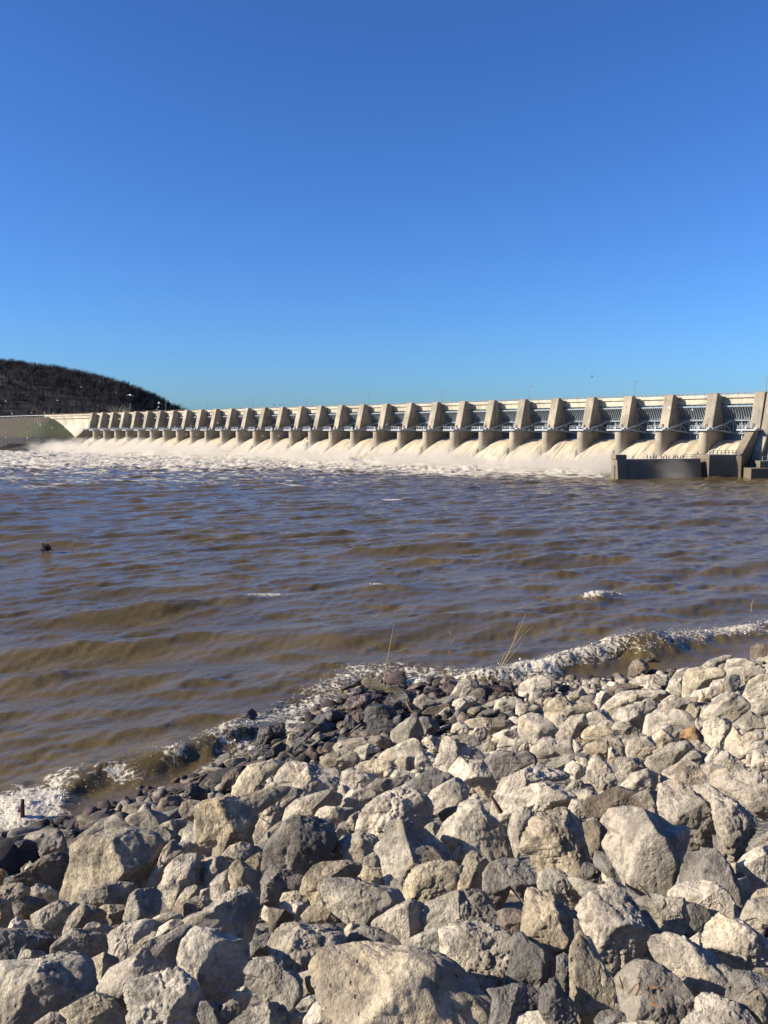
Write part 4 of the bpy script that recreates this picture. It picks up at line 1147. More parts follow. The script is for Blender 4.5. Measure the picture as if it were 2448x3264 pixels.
B4|g|1110 950 1190 935 1300 1010 1460 1020 1510 940 1600 1000 1760 1100 1840 1150 1740 1200 1560 1110 1360 1080 1270 1120 1200 1050||
B4|p|460 330 480 230 600 150 780 60 930 30 1020 80 1160 110 1340 170 1290 250 1180 260 1000 250 850 290 700 270 560 340|long low grey-white boulder above the rounded tan one|long low grey-white boulder
B4|g|430 370 540 340 600 310 560 400 540 440 460 420||
B4|p|810 280 850 190 950 150 980 240 960 290||
B4|b|1270 250 1300 190 1420 160 1500 110 1600 80 1700 110 1820 160 1960 260 1960 310 1700 290 1560 310 1440 330 1380 380 1310 340|brownish furrowed rock behind the largest pitted grey boulder|brownish furrowed rock
B4|p|1080 90 1160 30 1230 15 1280 70 1270 130 1200 140||
B4|m|1250 430 1360 400 1530 490 1440 600 1450 700 1330 690 1290 560||
B4|p|1290 400 1350 375 1400 400 1370 440 1300 430||
B5|g|80 620 130 540 160 500 60 430 150 310 300 280 440 300 620 370 760 470 890 450 905 560 870 700 850 850 790 960 720 1070 580 1080 440 1000 310 930 250 830 150 710|largest pitted grey boulder, kite-shaped, at the right|largest pitted grey boulder
B5|g|610 260 630 60 680 40 780 20 940 110 1060 220 1115 320 1110 460 1130 640 1100 690 1040 700 880 710 910 560 900 450 780 470 640 360|upright ridged boulder with a pale left side behind the largest pitted one|upright ridged boulder
B5|p|960 90 1100 60 1250 180 1360 220 1440 300 1560 420 1520 500 1430 600 1410 660 1240 680 1200 560 1130 350 1060 200|shield-shaped pale boulder right of the upright ridged one|shield-shaped pale boulder
B5|d|860 760 900 720 1050 700 1160 675 1230 760 1310 860 1420 1060 1430 1160 1300 1090 1150 990 1010 970 840 980 820 920||
B5|p|1370 810 1430 740 1540 670 1659 650 1760 700 1760 900 1700 1040 1600 1040 1540 970 1450 890||
B5|p|1520 620 1560 570 1660 510 1760 520 1760 640 1600 660||
B5|t|1440 1190 1520 1110 1560 1070 1659 1050 1760 1060 1760 1160 1600 1170 1540 1220||
B5|g|370 180 440 130 500 110 620 130 620 200 610 340 500 270 440 220||
C4|p|220 1400 350 1280 500 1230 600 1280 600 1350 560 1440 480 1440 380 1480|bright white boulder above the brownish furrowed rock|bright white boulder
C3|p|1110 1060 1130 960 1190 890 1240 910 1340 1010 1400 1130 1380 1220 1300 1260 1200 1200||
B5|d|0 700 130 720 240 850 400 1000 300 1000 150 930 0 830||
C1|w|490 540 530 490 600 445 640 470 660 510 600 550 520 560|lone black rock standing in the water off the left shore|lone black rock in the water
C1|w|640 760 690 620 790 610 910 580 930 660 880 700 740 760 680 800|square black wet slab facing the foam|square black wet slab
C1|w|690 910 760 850 880 770 940 790 930 840 840 880 730 910||
C1|w|570 850 700 790 800 790 760 840 640 890||
C1|t|930 780 960 690 1050 640 1110 650 1080 690 980 790||
C1|w|950 850 1000 770 1130 680 1240 590 1270 610 1220 680 1120 740 1010 820|long wet black slab pointing up to the right|long black wet slab
C1|w|1170 580 1240 510 1360 460 1440 470 1490 520 1430 560 1330 600 1230 610||
C1|w|980 620 1000 590 1100 590 1110 630 1040 640||
C1|g|1170 740 1210 680 1260 670 1300 720 1250 760||
C1|g|1340 780 1370 730 1395 715 1400 770 1360 800||
C1|w|1480 590 1520 490 1590 560 1650 600 1600 640 1500 640||
C1|w|780 770 810 720 930 710 940 740 840 790||
C1|g|340 960 380 930 530 910 570 960 500 1000 400 1010||
C1|b|310 1190 330 1110 380 1050 470 1020 510 1060 480 1120 420 1200|rough brown mossy rock left of the smooth cream one|
C1|y|420 1210 480 1110 570 990 690 960 790 935 900 970 850 1050 760 1100 650 1180 600 1260 470 1290|smooth cream-yellow rock with a rust streak by the shore|smooth cream-yellow rock
C1|p|830 1130 860 1060 940 970 1020 950 1180 980 1300 1010 1420 1030 1440 1090 1400 1200 1380 1270 1260 1280 1100 1270 900 1230|big pale rock speckled with dark hollows, next to the cream-yellow one|dark-speckled pale rock
C1|t|1260 950 1330 880 1520 830 1600 870 1640 930 1580 1000 1440 1010 1330 1010|flat-faced tan rock above the dark-speckled pale one|flat-faced tan rock
C1|p|740 1200 790 1150 840 1150 860 1200 800 1230||
C2|v|140 460 130 400 160 340 330 300 430 310 500 330 380 380 300 440 250 480|smooth purple-brown wet slab sloping into the foam|purple-brown wet slab
C2|w|70 260 140 200 260 170 300 170 270 220 130 250||
C2|m|280 200 320 150 400 160 470 210 590 230 720 270 790 330 760 350 680 330 560 280 450 270 340 250|long mossy brown rock topping the wet stones at the water|long mossy wet rock
C2|w|150 340 180 280 250 240 300 250 320 290 220 320||
C2|w|480 480 540 430 640 370 670 390 640 440 560 470||
C2|g|760 410 790 350 870 305 940 350 1000 390 880 420 850 460 790 470||
C2|b|850 480 930 430 1100 400 1130 430 1060 480 990 510||
C2|p|990 500 1080 430 1130 440 1120 470 1040 510||
C2|v|1030 290 1060 210 1120 175 1200 210 1190 250 1110 300||
C2|p|1110 320 1180 240 1220 180 1300 160 1400 210 1400 270 1330 290 1280 330 1180 340|two-toned grey and cream rock at the edge of the foam|two-toned shore rock
C2|r|1390 290 1440 250 1560 220 1660 235 1700 270 1659 310 1450 320|dark red wet rock at the edge of the foam|dark red wet rock
C2|p|1140 430 1160 370 1230 340 1340 325 1400 360 1330 410 1260 460 1180 490||
C2|g|560 750 565 660 650 590 760 520 810 530 860 640 870 690 780 720 700 760 600 800|grey boulder with a pale lit ridge beside the wet stones|pale-ridged grey boulder
C2|d|820 560 860 520 930 530 1000 580 1030 630 960 660 880 690||
C2|p|435 900 480 860 700 750 780 730 840 770 870 860 810 900 680 910 560 920 500 920||
C2|p|850 760 890 720 950 705 1040 760 1030 830 960 840||
C2|p|780 700 820 695 835 740 790 740||
C2|p|215 860 290 800 340 780 460 830 440 850 340 870 310 920||
C2|g|10 800 60 760 200 730 480 700 560 740 570 790 530 830 400 790 240 840 60 850||
C2|y|230 1010 270 960 420 930 560 950 600 1000 500 1040 470 1080 340 1060||
C2|t|600 950 640 910 790 905 790 1000 700 1030 640 1010||
C2|p|785 960 800 900 870 860 920 920 965 1000 890 1020 850 980 810 1030||
C2|p|970 940 1020 860 1050 720 1110 710 1180 760 1320 800 1400 850 1470 930 1440 950 1240 900 1160 960 1100 1050 1000 1040|tall cream rock with a knob at its top left|knobbed cream rock
C2|p|1110 1050 1200 920 1250 900 1260 990 1300 940 1440 940 1490 1030 1540 1110 1600 1200 1500 1260 1380 1200 1300 1200 1180 1090||
C2|p|100 1110 140 1040 230 1035 380 1070 440 1110 380 1150 240 1190 130 1180||
C2|p|490 1050 530 1020 580 1030 560 1090 490 1090||
C2|p|550 1090 600 1030 640 1020 740 1050 700 1120 620 1110||
C2|d|690 1150 800 1100 960 1010 1040 1050 1150 1090 1080 1150 970 1200 800 1210 690 1190||
C2|g|310 1200 430 1110 560 1120 690 1130 660 1180 520 1230 430 1240||
B3|p|320 160 380 70 430 70 470 110 430 170||
C2|t|1260 570 1310 550 1420 530 1600 550 1700 580 1660 620 1560 640 1490 680 1460 620 1330 620|honeycombed tan rock lying flat on the dark gravel|honeycombed tan rock
C2|p|1130 660 1150 600 1210 570 1290 610 1320 640 1230 670||
C2|g|1320 690 1370 620 1440 615 1490 660 1470 720 1400 740 1330 700||
C2|g|1130 710 1260 690 1400 710 1420 770 1340 790 1220 740||
C3|p|220 460 240 370 330 330 440 340 440 420 360 480 250 490||
C2|t|1360 420 1400 405 1470 415 1540 470 1450 470 1380 450||
C3|p|465 270 480 210 600 140 690 130 770 180 770 240 690 320 650 340 560 340 480 330|pale boulder with a shaded right face standing against the surf|pale boulder against the surf
C3|t|700 440 740 390 820 340 900 340 960 380 1050 400 1130 380 1200 420 1220 460 1100 480 980 500 900 520 800 560 720 500|smooth tan hump with a deep shaded hollow in front|smooth tan hump
C3|p|430 520 440 350 490 360 530 420 600 380 690 430 630 460 520 490||
C3|p|455 650 470 530 580 490 650 500 780 590 820 640 780 700 620 740 500 720|large whitish rock with a rough face below the smooth tan hump|rough whitish rock
C3|p|800 580 830 510 870 500 930 540 880 600 820 640||
C3|g|810 710 880 590 960 520 1090 500 1120 590 1060 740 940 720 850 750||
C3|y|1060 680 1110 610 1190 600 1230 630 1350 650 1380 680 1240 700 1070 710||
C3|p|1100 540 1130 490 1260 450 1310 480 1370 570 1280 570 1220 610 1140 580||
C3|o|1010 450 1050 430 1130 450 1100 500 1040 500|small orange-brown stone tucked against the smooth tan hump|
C3|p|1215 600 1270 560 1340 560 1390 600 1350 640 1250 620||
C3|g|1350 640 1380 600 1460 580 1600 640 1590 700 1500 710 1450 680||
C3|p|1200 340 1210 300 1300 285 1330 310 1270 400 1220 420 1190 380||
C4|b|140 510 150 450 280 410 490 450 420 470 260 490 170 530||
C3|g|940 330 990 280 1070 250 1100 300 1040 360 980 350||
C3|v|690 310 720 285 830 290 800 330 730 350||
C3|w|830 260 870 220 940 220 950 260 880 290||
C3|p|610 380 650 355 690 350 690 410 640 400||
C3|t|690 390 720 350 770 360 720 420||
C3|p|559 870 600 800 700 720 800 740 830 790 960 720 1000 830 960 880 820 880 660 890||
C3|p|250 810 290 740 340 710 420 740 540 760 560 830 440 860 400 800||
C3|p|200 750 230 690 300 660 440 630 450 700 390 730 290 740||
C3|t|110 800 170 760 290 750 240 830 140 840||
C3|y|450 850 480 800 525 775 525 840||
C3|d|140 940 190 890 310 850 430 860 540 850 610 900 630 970 540 1000 430 1060 330 1080 200 1070 150 1010|dark lichened oval boulder lying among pale rocks|dark lichened boulder
C3|p|0 850 60 820 120 880 140 930 60 920 0 900||
C3|p|200 1370 220 1260 300 1120 440 1060 600 980 690 1000 780 1030 920 1060 940 1110 880 1150 700 1140 560 1160 440 1250 320 1310 300 1430|pale slanting boulder just below the dark lichened one|pale slanting boulder
C3|g|690 1000 740 950 900 880 1060 870 1160 890 1050 930 900 970 800 1000||
C3|p|890 1040 920 980 980 945 1050 990 1110 1040 1050 1080 1020 1120 940 1080||
C3|p|1000 930 1010 900 1090 910 1140 940 1110 990 1050 960||
C3|t|1085 850 1110 790 1200 760 1330 700 1430 730 1480 840 1530 910 1440 880 1320 880 1300 910 1160 890||
C3|y|1310 960 1320 830 1350 810 1420 870 1440 930 1380 1000 1330 980||
C4|p|300 1040 320 960 380 930 520 920 560 970 600 1020 470 1010 390 1090 340 1120||
C3|g|1060 780 1090 710 1180 720 1320 720 1200 760 1110 800||
C3|p|980 740 1040 770 1060 820 1000 850 980 800||
C4|p|40 630 180 540 270 490 400 480 560 480 700 490 720 520 650 560 560 590 440 580 380 560 260 560 120 660|long whitish rock sloping down to the left near the right waterline|long whitish rock
C4|t|110 660 200 600 350 550 410 590 360 600 240 640 180 700 150 700||
C4|p|170 720 240 650 420 610 500 560 570 590 600 650 540 690 480 760 450 830 340 820 220 760|big light grey rock with a dark notch in its top right|notched light grey rock
C4|g|160 840 210 780 330 790 420 870 420 910 320 920 250 880||
C4|p|470 840 500 720 580 690 760 660 880 690 960 770 960 820 860 850 760 820 640 800 560 880||
C4|p|560 870 600 810 690 800 860 840 820 920 760 960 660 950||
C4|p|590 620 700 540 760 520 780 560 720 600 640 650||
C4|g|580 690 660 630 760 580 880 545 970 550 990 590 920 620 860 680 800 650 700 670||
C4|y|870 680 900 620 940 600 1020 660 1000 720 970 760 940 740||
C4|p|960 780 980 740 1000 800 1005 860 975 850||
C4|p|1010 690 1080 640 1160 570 1270 490 1350 520 1430 560 1480 610 1480 660 1420 690 1330 740 1260 750 1180 720 1080 740|wide white boulder with a dark hollow on its right side|wide white boulder with hollow
C4|p|1040 870 1050 790 1150 740 1260 750 1310 800 1290 880 1240 960 1200 990 1120 980 1070 940|egg-shaped pale upright rock with a shaded right side|egg-shaped pale rock
C4|g|1380 790 1410 730 1490 680 1560 720 1640 780 1640 830 1540 830 1480 850 1400 820||
C4|p|1250 1010 1260 950 1310 880 1330 820 1360 850 1400 920 1480 880 1600 870 1610 940 1520 990 1470 1080 1400 1090 1290 1070|pale rock with a thin spike at its upper left|spiked pale rock
C4|p|1455 1120 1470 1030 1540 970 1659 960 1760 980 1760 1080 1659 1090 1540 1160||
C4|p|1500 1190 1520 1060 1600 1040 1720 1060 1760 1150 1659 1210 1560 1230||
C4|p|1140 1190 1160 1120 1220 1060 1290 1080 1380 1150 1440 1180 1420 1240 1310 1250 1230 1200||
C4|p|1055 1130 1110 1060 1160 1020 1210 1060 1160 1120 1130 1200 1090 1180||
C4|g|480 1140 600 1060 720 990 800 970 880 970 960 1030 900 1060 830 1120 750 1180 640 1230 560 1200|dark-ended grey boulder slanting across the right slope|dark-ended grey boulder
C4|p|850 1130 900 1080 980 1060 1030 1110 1010 1190 940 1160||
C4|p|640 1310 660 1250 780 1190 870 1140 960 1180 1040 1240 1110 1310 1110 1370 1000 1380 820 1360 760 1350 660 1370|broad pale boulder with a lobed front on the right slope|lobed pale boulder
C4|p|200 1170 230 1120 330 1120 450 1150 520 1210 580 1240 500 1230 400 1250 310 1290 260 1250||
C4|g|1120 1390 1180 1310 1300 1270 1440 1240 1580 1260 1640 1340 1760 1420 1760 1640 1600 1640 1480 1600 1380 1500 1250 1470|big grey boulder with a hollowed face at the right picture edge|hollowed grey boulder
C4|p|630 1400 680 1350 800 1340 880 1390 1100 1380 1130 1430 1000 1460 850 1420 740 1380||
C4|p|1420 500 1560 430 1659 390 1760 400 1760 520 1659 550 1500 580||
C4|g|1490 600 1659 570 1760 600 1760 690 1620 720 1540 670||
C4|d|1250 370 1330 330 1380 340 1395 390 1380 450 1320 490 1250 470 1220 410|small dark grey block standing among white rocks|small dark grey block
C4|y|1420 490 1480 380 1580 330 1659 320 1760 340 1760 400 1600 400 1480 460||
C4|p|1255 280 1360 260 1480 240 1630 280 1620 320 1540 340 1440 390 1390 370 1340 330 1270 350||
C4|p|1250 260 1270 190 1340 175 1460 180 1600 240 1480 240 1360 260 1270 280||
C4|g|1000 250 1100 190 1240 145 1310 150 1320 175 1250 230 1230 260 1100 270||
C4|y|850 480 850 340 900 280 1000 260 1200 270 1250 320 1240 360 1120 380 1110 440 1000 440 900 520|broad cream boulder nearest the right waterline|broad cream boulder
C4|p|700 450 720 390 840 360 850 470 880 520 760 500||
C4|p|730 360 790 290 850 280 870 300 830 350 760 375||
C4|b|700 330 730 290 790 290 760 330 720 350||
C4|p|320 400 420 350 520 335 600 345 690 370 700 430 600 460 490 460 400 420||
C4|b|320 350 330 260 370 200 430 180 500 210 520 280 480 330 400 360|round brown wet boulder standing in the surf|round brown boulder in the surf
C4|w|480 190 520 165 580 180 570 210 500 215||
C4|w|490 320 540 280 610 290 620 320 560 340||
C4|b|1490 150 1500 70 1560 30 1659 40 1760 80 1740 150 1610 160 1530 180|brown boulder at the right edge beside the breaking waves|brown boulder at right edge
C4|p|1600 180 1660 150 1750 150 1750 210 1660 210||
C4|p|1620 740 1659 720 1740 740 1740 850 1650 840||
C4|p|1000 550 1030 490 1060 540 1020 580||
C4|p|900 540 960 480 1030 470 1100 450 1110 410 1190 390 1230 430 1230 490 1170 520 1060 560 1000 560||
C4|g|920 960 1000 955 1100 1030 1060 1060 980 1040||
C4|o|820 900 860 850 960 830 1000 870 1040 920 1040 960 900 960 820 940|rock with orange-rust stains beside the egg-shaped pale one|
C4|t|390 1120 480 1020 560 1010 600 1030 540 1070 480 1110 420 1130||
C4|y|550 920 650 850 720 900 800 960 700 980 640 1020 590 990||
'''
TONE = {'p': ((0.51, 0.45, 0.35), 'pale'), 'g': ((0.37, 0.325, 0.255), 'grey'), 't': ((0.41, 0.345, 0.24), 'tan'), 'd': ((0.215, 0.195, 0.165), 'dark grey'),  # 'd' also puts the shade over some rocks into their colour
        'b': ((0.20, 0.16, 0.115), 'brown'), 'w': ((0.055, 0.047, 0.042), 'wet black'), 'v': ((0.135, 0.095, 0.085), 'wet purple-brown'),
        'r': ((0.075, 0.030, 0.026), 'dark red'), 'y': ((0.54, 0.46, 0.32), 'cream'), 'm': ((0.19, 0.165, 0.11), 'mossy'), 'o': ((0.32, 0.20, 0.10), 'orange-brown')}

def mat_rock(name, wet):
    m = NT(name)
    oi = m.node('ShaderNodeObjectInfo')
    if wet is None: base = m.attr('tone', 'Color'); v = m.coord('Object')
    else:
        base = oi.outputs['Color']
        mm = m.node('ShaderNodeMath', operation='MULTIPLY'); m.link(oi.outputs['Random'], mm.inputs[0]); mm.inputs[1].default_value = 90.0
        cb_ = m.node('ShaderNodeCombineXYZ'); m.link(mm.outputs[0], cb_.inputs[0]); m.link(mm.outputs[0], cb_.inputs[1])
        v = m.coord('Object', None, cb_.outputs[0])
    a = m.noise(v, 2.4, 5, .62, .4); bb = m.noise(v, 9.0, 6, .68); cc = m.noise(v, 34.0, 5, .7); vo = m.vor(v, 14.0)
    wrm = m.noise(v, 1.5, 3, .5)
    c = m.mix(m.ramp(a, .40, .60), base, m.mix(1.0, base, (.52, .52, .53), 'MULTIPLY'))
    c = m.mix(m.math('MULTIPLY', m.ramp(wrm, .55, .75), .5), c, m.mix(1.0, base, (1.12, .95, .70), 'MULTIPLY'))
    c = m.mix(m.math('MULTIPLY', m.ramp(bb, .50, .64), .78), c, m.mix(1.0, base, (.30, .295, .29), 'MULTIPLY'))
    c = m.mix(m.math('MULTIPLY', m.ramp(cc, .48, .66), .62), c, m.mix(1.0, base, (.5, .49, .47), 'MULTIPLY'))
    c = m.mix(m.math('MULTIPLY', m.ramp(cc, .46, .30), .40), c, m.mix(1.0, base, (1.35, 1.33, 1.28), 'MULTIPLY'))
    pits = m.math('MULTIPLY', m.ramp(vo, .20, .06), m.ramp(a, .45, .6))
    c = m.mix(m.math('MULTIPLY', pits, .6), c, m.mix(1.0, base, (.3, .29, .28), 'MULTIPLY'))
    h = m.math('ADD', m.math('MULTIPLY', bb, 1.0), m.math('MULTIPLY', cc, .35))
    h = m.math('SUBTRACT', h, m.math('MULTIPLY', pits, .5))
    nb = m.bump(h, .9, .06)
    return m.fin(c, .28 if wet else .92, nb)
M_ROCK = mat_rock('limestone', False); M_ROCKW = mat_rock('wet_stone', True); M_ROCKF = mat_rock('loose_limestone', None)

_ico = {}
def ico_dirs(n):
    if n not in _ico:
        b_ = bmesh.new(); bmesh.ops.create_icosphere(b_, subdivisions=n, radius=1.0)
        _ico[n] = (np.array([v.co[:] for v in b_.verts]), np.array([[v.index for v in f.verts] for f in b_.faces])); b_.free()
    return _ico[n]

def rock_shape(n, seed, flat=False):
    """faceted broken stone about the origin, radius near 1"""
    r = np.random.default_rng(seed); D, Fc = ico_dirs(n)
    k = r.integers(8, 12); k2 = 14; N = r.normal(size=(k + k2, 3)); N /= np.linalg.norm(N, axis=1)[:, None]
    dd = np.concatenate([r.uniform(.48, .82, k), r.uniform(.78, 1.0, k2)])
    q = np.maximum(D @ N.T, 0) / dd[None]
    rad = (np.sum(q ** 60, 1) + .9 ** 60) ** (-1 / 60.0)
    o = r.uniform(0, 50, 3)
    P = D * rad[:, None]
    n1 = noise3(P * 1.7 + o, 1); n2 = noise3(P * 3.8 + o, 2); n3 = noise3(P * 8.0 + o, 3)
    rid = 1 - np.abs(noise3(P * 2.2 + o + 9, 4)); rid2 = 1 - np.abs(noise3(P * 5.5 + o + 3, 7))
    rg = r.uniform(.45, 1.3)
    dsp = .03 * n1 + rg * (.032 * n2 + .026 * n3 - .07 * rid ** 5 - .035 * rid2 ** 3)
    if n >= 5: dsp = dsp + rg * .024 * noise3(P * 15 + o, 5)
    if n >= 6: dsp = dsp + rg * .014 * noise3(P * 30 + o, 6)
    return D * (rad + dsp)[:, None], Fc

def fit_outline(P, poly, depth):
    """stretch a stone so that its outline seen along z follows poly (centred, metres)"""
    nb = 96; th = np.arctan2(P[:, 1], P[:, 0]); rho = np.hypot(P[:, 0], P[:, 1])
    ib = ((th + math.pi) / (2 * math.pi) * nb).astype(int) % nb
    S = np.zeros(nb); np.maximum.at(S, ib, rho)
    for i in range(nb):
        if S[i] < .3: S[i] = S[i - 1]
    S = np.maximum(S, np.maximum(np.roll(S, 1), np.roll(S, -1)) * .96)
    bc = -math.pi + (np.arange(nb) + .5) * 2 * math.pi / nb
    # polygon radius in each direction
    Rr = np.zeros(nb); c = np.stack([np.cos(bc), np.sin(bc)], -1); m_ = len(poly)
    for i in range(m_):
        a, b_ = poly[i], poly[(i + 1) % m_]; e = b_ - a
        den = c[:, 0] * e[1] - c[:, 1] * e[0]
        den = np.where(np.abs(den) < 1e-9, 1e-9, den)
        t = (a[0] * e[1] - a[1] * e[0]) / den; s = (a[0] * c[:, 1] - a[1] * c[:, 0]) / den
        ok = (t > 0) & (s >= -1e-6) & (s <= 1 + 1e-6); Rr = np.where(ok, np.maximum(Rr, t), Rr)
    Rr = np.where(Rr <= 0, np.median(Rr), Rr)
    Rr = (Rr * 5 + np.roll(Rr, 1) + np.roll(Rr, -1)) / 7 * 1.07
    sc = Rr / S; x = (th - bc[0]) / (2 * math.pi / nb)
    i0 = np.floor(x).astype(int); f = x - i0
    s_dir = sc[i0 % nb] * (1 - f) + sc[(i0 + 1) % nb] * f
    S_dir = S[ib]
    w_ = sstep(.15, .95, rho / S_dir)[:, None][:, 0]
    s_mean = np.median(sc)
    s = s_mean * (1 - w_) + s_dir * w_
    Q = P.copy(); Q[:, 0] *= s; Q[:, 1] *= s; Q[:, 2] *= depth
    return Q

RIGHT = np.array([1., 0, 0]); UPV = np.array([0, SP, CP]); BACK = np.array([0, -CP, SP])
entries = []
for line in ROCKS.strip().split('\n'):
    tl, tone, pts, lab, short = (line.split('|') + ['', ''])[:5]
    q = np.array([float(v) for v in pts.split()]).reshape(-1, 2) / 3.0 + np.array(TILE[tl])
    entries.append(dict(tone=tone, poly=q, label=lab, short=short))
for e in entries:
    q = e['poly']; x, y = q[:, 0], q[:, 1]; x2, y2 = np.roll(x, -1), np.roll(y, -1)
    cr = x * y2 - x2 * y; A = cr.sum() / 2
    e['c'] = np.array([((x + x2) * cr).sum(), ((y + y2) * cr).sum()]) / (6 * A); e['area'] = abs(A)
    e['bot'] = y.max()
    cx = q - e['c']; cov = cx.T @ cx / len(q); ev, evec = np.linalg.eigh(cov)
    e['asp'] = math.sqrt(max(ev[1], 1e-6) / max(ev[0], 1e-6)); v = evec[:, 1]; e['ang'] = math.degrees(math.atan2(-v[1], v[0])) % 180
bt = px_on_bank(np.array([e['c'][0] for e in entries]), np.array([e['bot'] for e in entries]))
PLACED = []
def place_rock(e, t_b, seed, name='boulder'):
    q = e['poly']
    r_m = math.sqrt(e['area'] / math.pi) / F * t_b
    dep = r_m * (.95 if e['asp'] < 1.8 else .8)
    t = t_b + dep * .72
    d = px_ray(*e['c']); pc = d * t + np.array([0, 0, H])
    # outline in metres in a frame that faces along the ray
    zb = -d / np.linalg.norm(d); xr = np.cross(np.array([0, 0, 1.]), zb); xr /= np.linalg.norm(xr); yu = np.cross(zb, xr)
    dd = px_ray(q[:, 0], q[:, 1])
    # intersect vertex rays with the plane through pc facing the camera
    cpos = np.array([0, 0, H]); den = dd @ zb; tt = ((pc - cpos) @ zb) / den
    W = dd * tt[:, None] + cpos - pc
    poly = np.stack([W @ xr, W @ yu], -1)
    if ((np.roll(poly[:, 0], -1) - poly[:, 0]) * (np.roll(poly[:, 1], -1) + poly[:, 1])).sum() > 0: poly = poly[::-1]
    poly[:, 1] = np.where(poly[:, 1] < 0, poly[:, 1] * 1.4, poly[:, 1])
    lvl = 6 if e['area'] > 9000 else 5 if e['area'] > 1100 else 4
    P, Fc = rock_shape(lvl, seed)
    Q = fit_outline(P, poly, dep)
    V = Q[:, 0:1] * xr + Q[:, 1:2] * yu + Q[:, 2:3] * zb
    wet = e['tone'] in 'wvr'
    o = arr_mesh(name, V, Fc, M_ROCKW if wet else M_ROCK, lvl < 1)
    me = o.data; me.polygons.foreach_set('use_smooth', np.ones(len(me.polygons), bool))
    o.location = pc
    c0 = np.array(TONE[e['tone']][0]); r = np.random.default_rng(seed + 5)
    c1 = c0 * r.uniform(.88, 1.12) * (1 + r.normal(0, .008, 3)); o.color = (*c1, 1)
    PLACED.append((pc, r_m)); e['obj'] = o
    return o
for i, e in enumerate(entries):
    # stones a little down the slope are carried by it; those in the shallows stand on the bed
    place_rock(e, float(bt[i]), 100 + i)

WETP = [(-50, 2700), (240, 2610), (480, 2560), (640, 2460), (800, 2330), (1060, 2130), (1330, 2170), (1680, 2150), (1650, 2290), (1420, 2330), (1300, 2345), (1060, 2400), (920, 2440), (740, 2470), (600, 2590), (480, 2640), (240, 2690), (-50, 2760)]
def in_wet(x, y):
    r_ = False; n_ = len(WETP)
    for i in range(n_):
        (x1, y1), (x2, y2) = WETP[i], WETP[(i + 1) % n_]
        if (y1 > y) != (y2 > y) and x < (x2 - x1) * (y - y1) / (y2 - y1) + x1: r_ = not r_
    return r_
# smaller stones filling the gaps: the largest-looking ones singly, the rest as one bed of stones
NSING = 300 - len(entries)
ent2 = []
gap = []
PXC = np.array([e['c'] for e in entries]); PXR = np.array([math.sqrt(e['area'] / math.pi) for e in entries])
fr = np.random.default_rng(77)
tries = 0
while len(gap) < 420 and tries < 60000:
    tries += 1
    x, y = fr.uniform(0, 2448), fr.uniform(2120, 3250)
    ysh = np.interp(x, [0, 240, 480, 640, 805, 884, 1094, 1192, 1315, 1530, 1659, 1934, 2186, 2270, 2448], [2690, 2640, 2580, 2520, 2400, 2330, 2250, 2190, 2215, 2210, 2200, 2190, 2150, 2115, 2100])
    if y < ysh + 6: continue
    dmin = (np.hypot(PXC[:, 0] - x, PXC[:, 1] - y) - PXR * 1.02).min()
    if dmin < 5: continue
    rad = min(dmin * 1.05 + 5, 42) * fr.uniform(.8, 1.1)
    if gap and min(math.hypot(g[0] - x, g[1] - y) - g[2] * .9 for g in gap) < 3: continue
    gap.append((x, y, rad))
gap.sort(key=lambda g: -g[2])
for g in gap[:NSING]:
    n_ = fr.integers(7, 10); an = np.sort(fr.uniform(0, 6.283, n_)) ; an = np.linspace(0, 6.283, n_, endpoint=False) + fr.uniform(-.25, .25, n_)
    st_ = fr.uniform(1.0, 1.5); ro_ = fr.uniform(-.5, .9)
    rr_ = g[2] * fr.uniform(.85, 1.15, n_)
    px_, py_ = rr_ * np.cos(an) * st_, rr_ * np.sin(an) / st_ ** .5
    q = np.stack([g[0] + px_ * math.cos(ro_) + py_ * math.sin(ro_), g[1] - px_ * math.sin(ro_) + py_ * math.cos(ro_)], -1)
    wetz = in_wet(g[0], g[1])
    tone = fr.choice(['w', 'w', 'w', 'v', 'b']) if wetz else fr.choice(['p', 'p', 'g', 'g', 't', 'd', 'b'] if g[1] > 2560 else ['p', 'p', 'p', 'g', 't', 'y'])
    e = dict(tone=str(tone), poly=q, label='', short='', c=np.array(g[:2]), area=math.pi * g[2] ** 2, bot=q[:, 1].max(), asp=st_ ** 1.5, ang=math.degrees(ro_) % 180)
    ent2.append(e)
bt2 = px_on_bank(np.array([e['c'][0] for e in ent2]), np.array([e['bot'] for e in ent2]))
for i, e in enumerate(ent2): place_rock(e, float(bt2[i]) + .1, 900 + i)

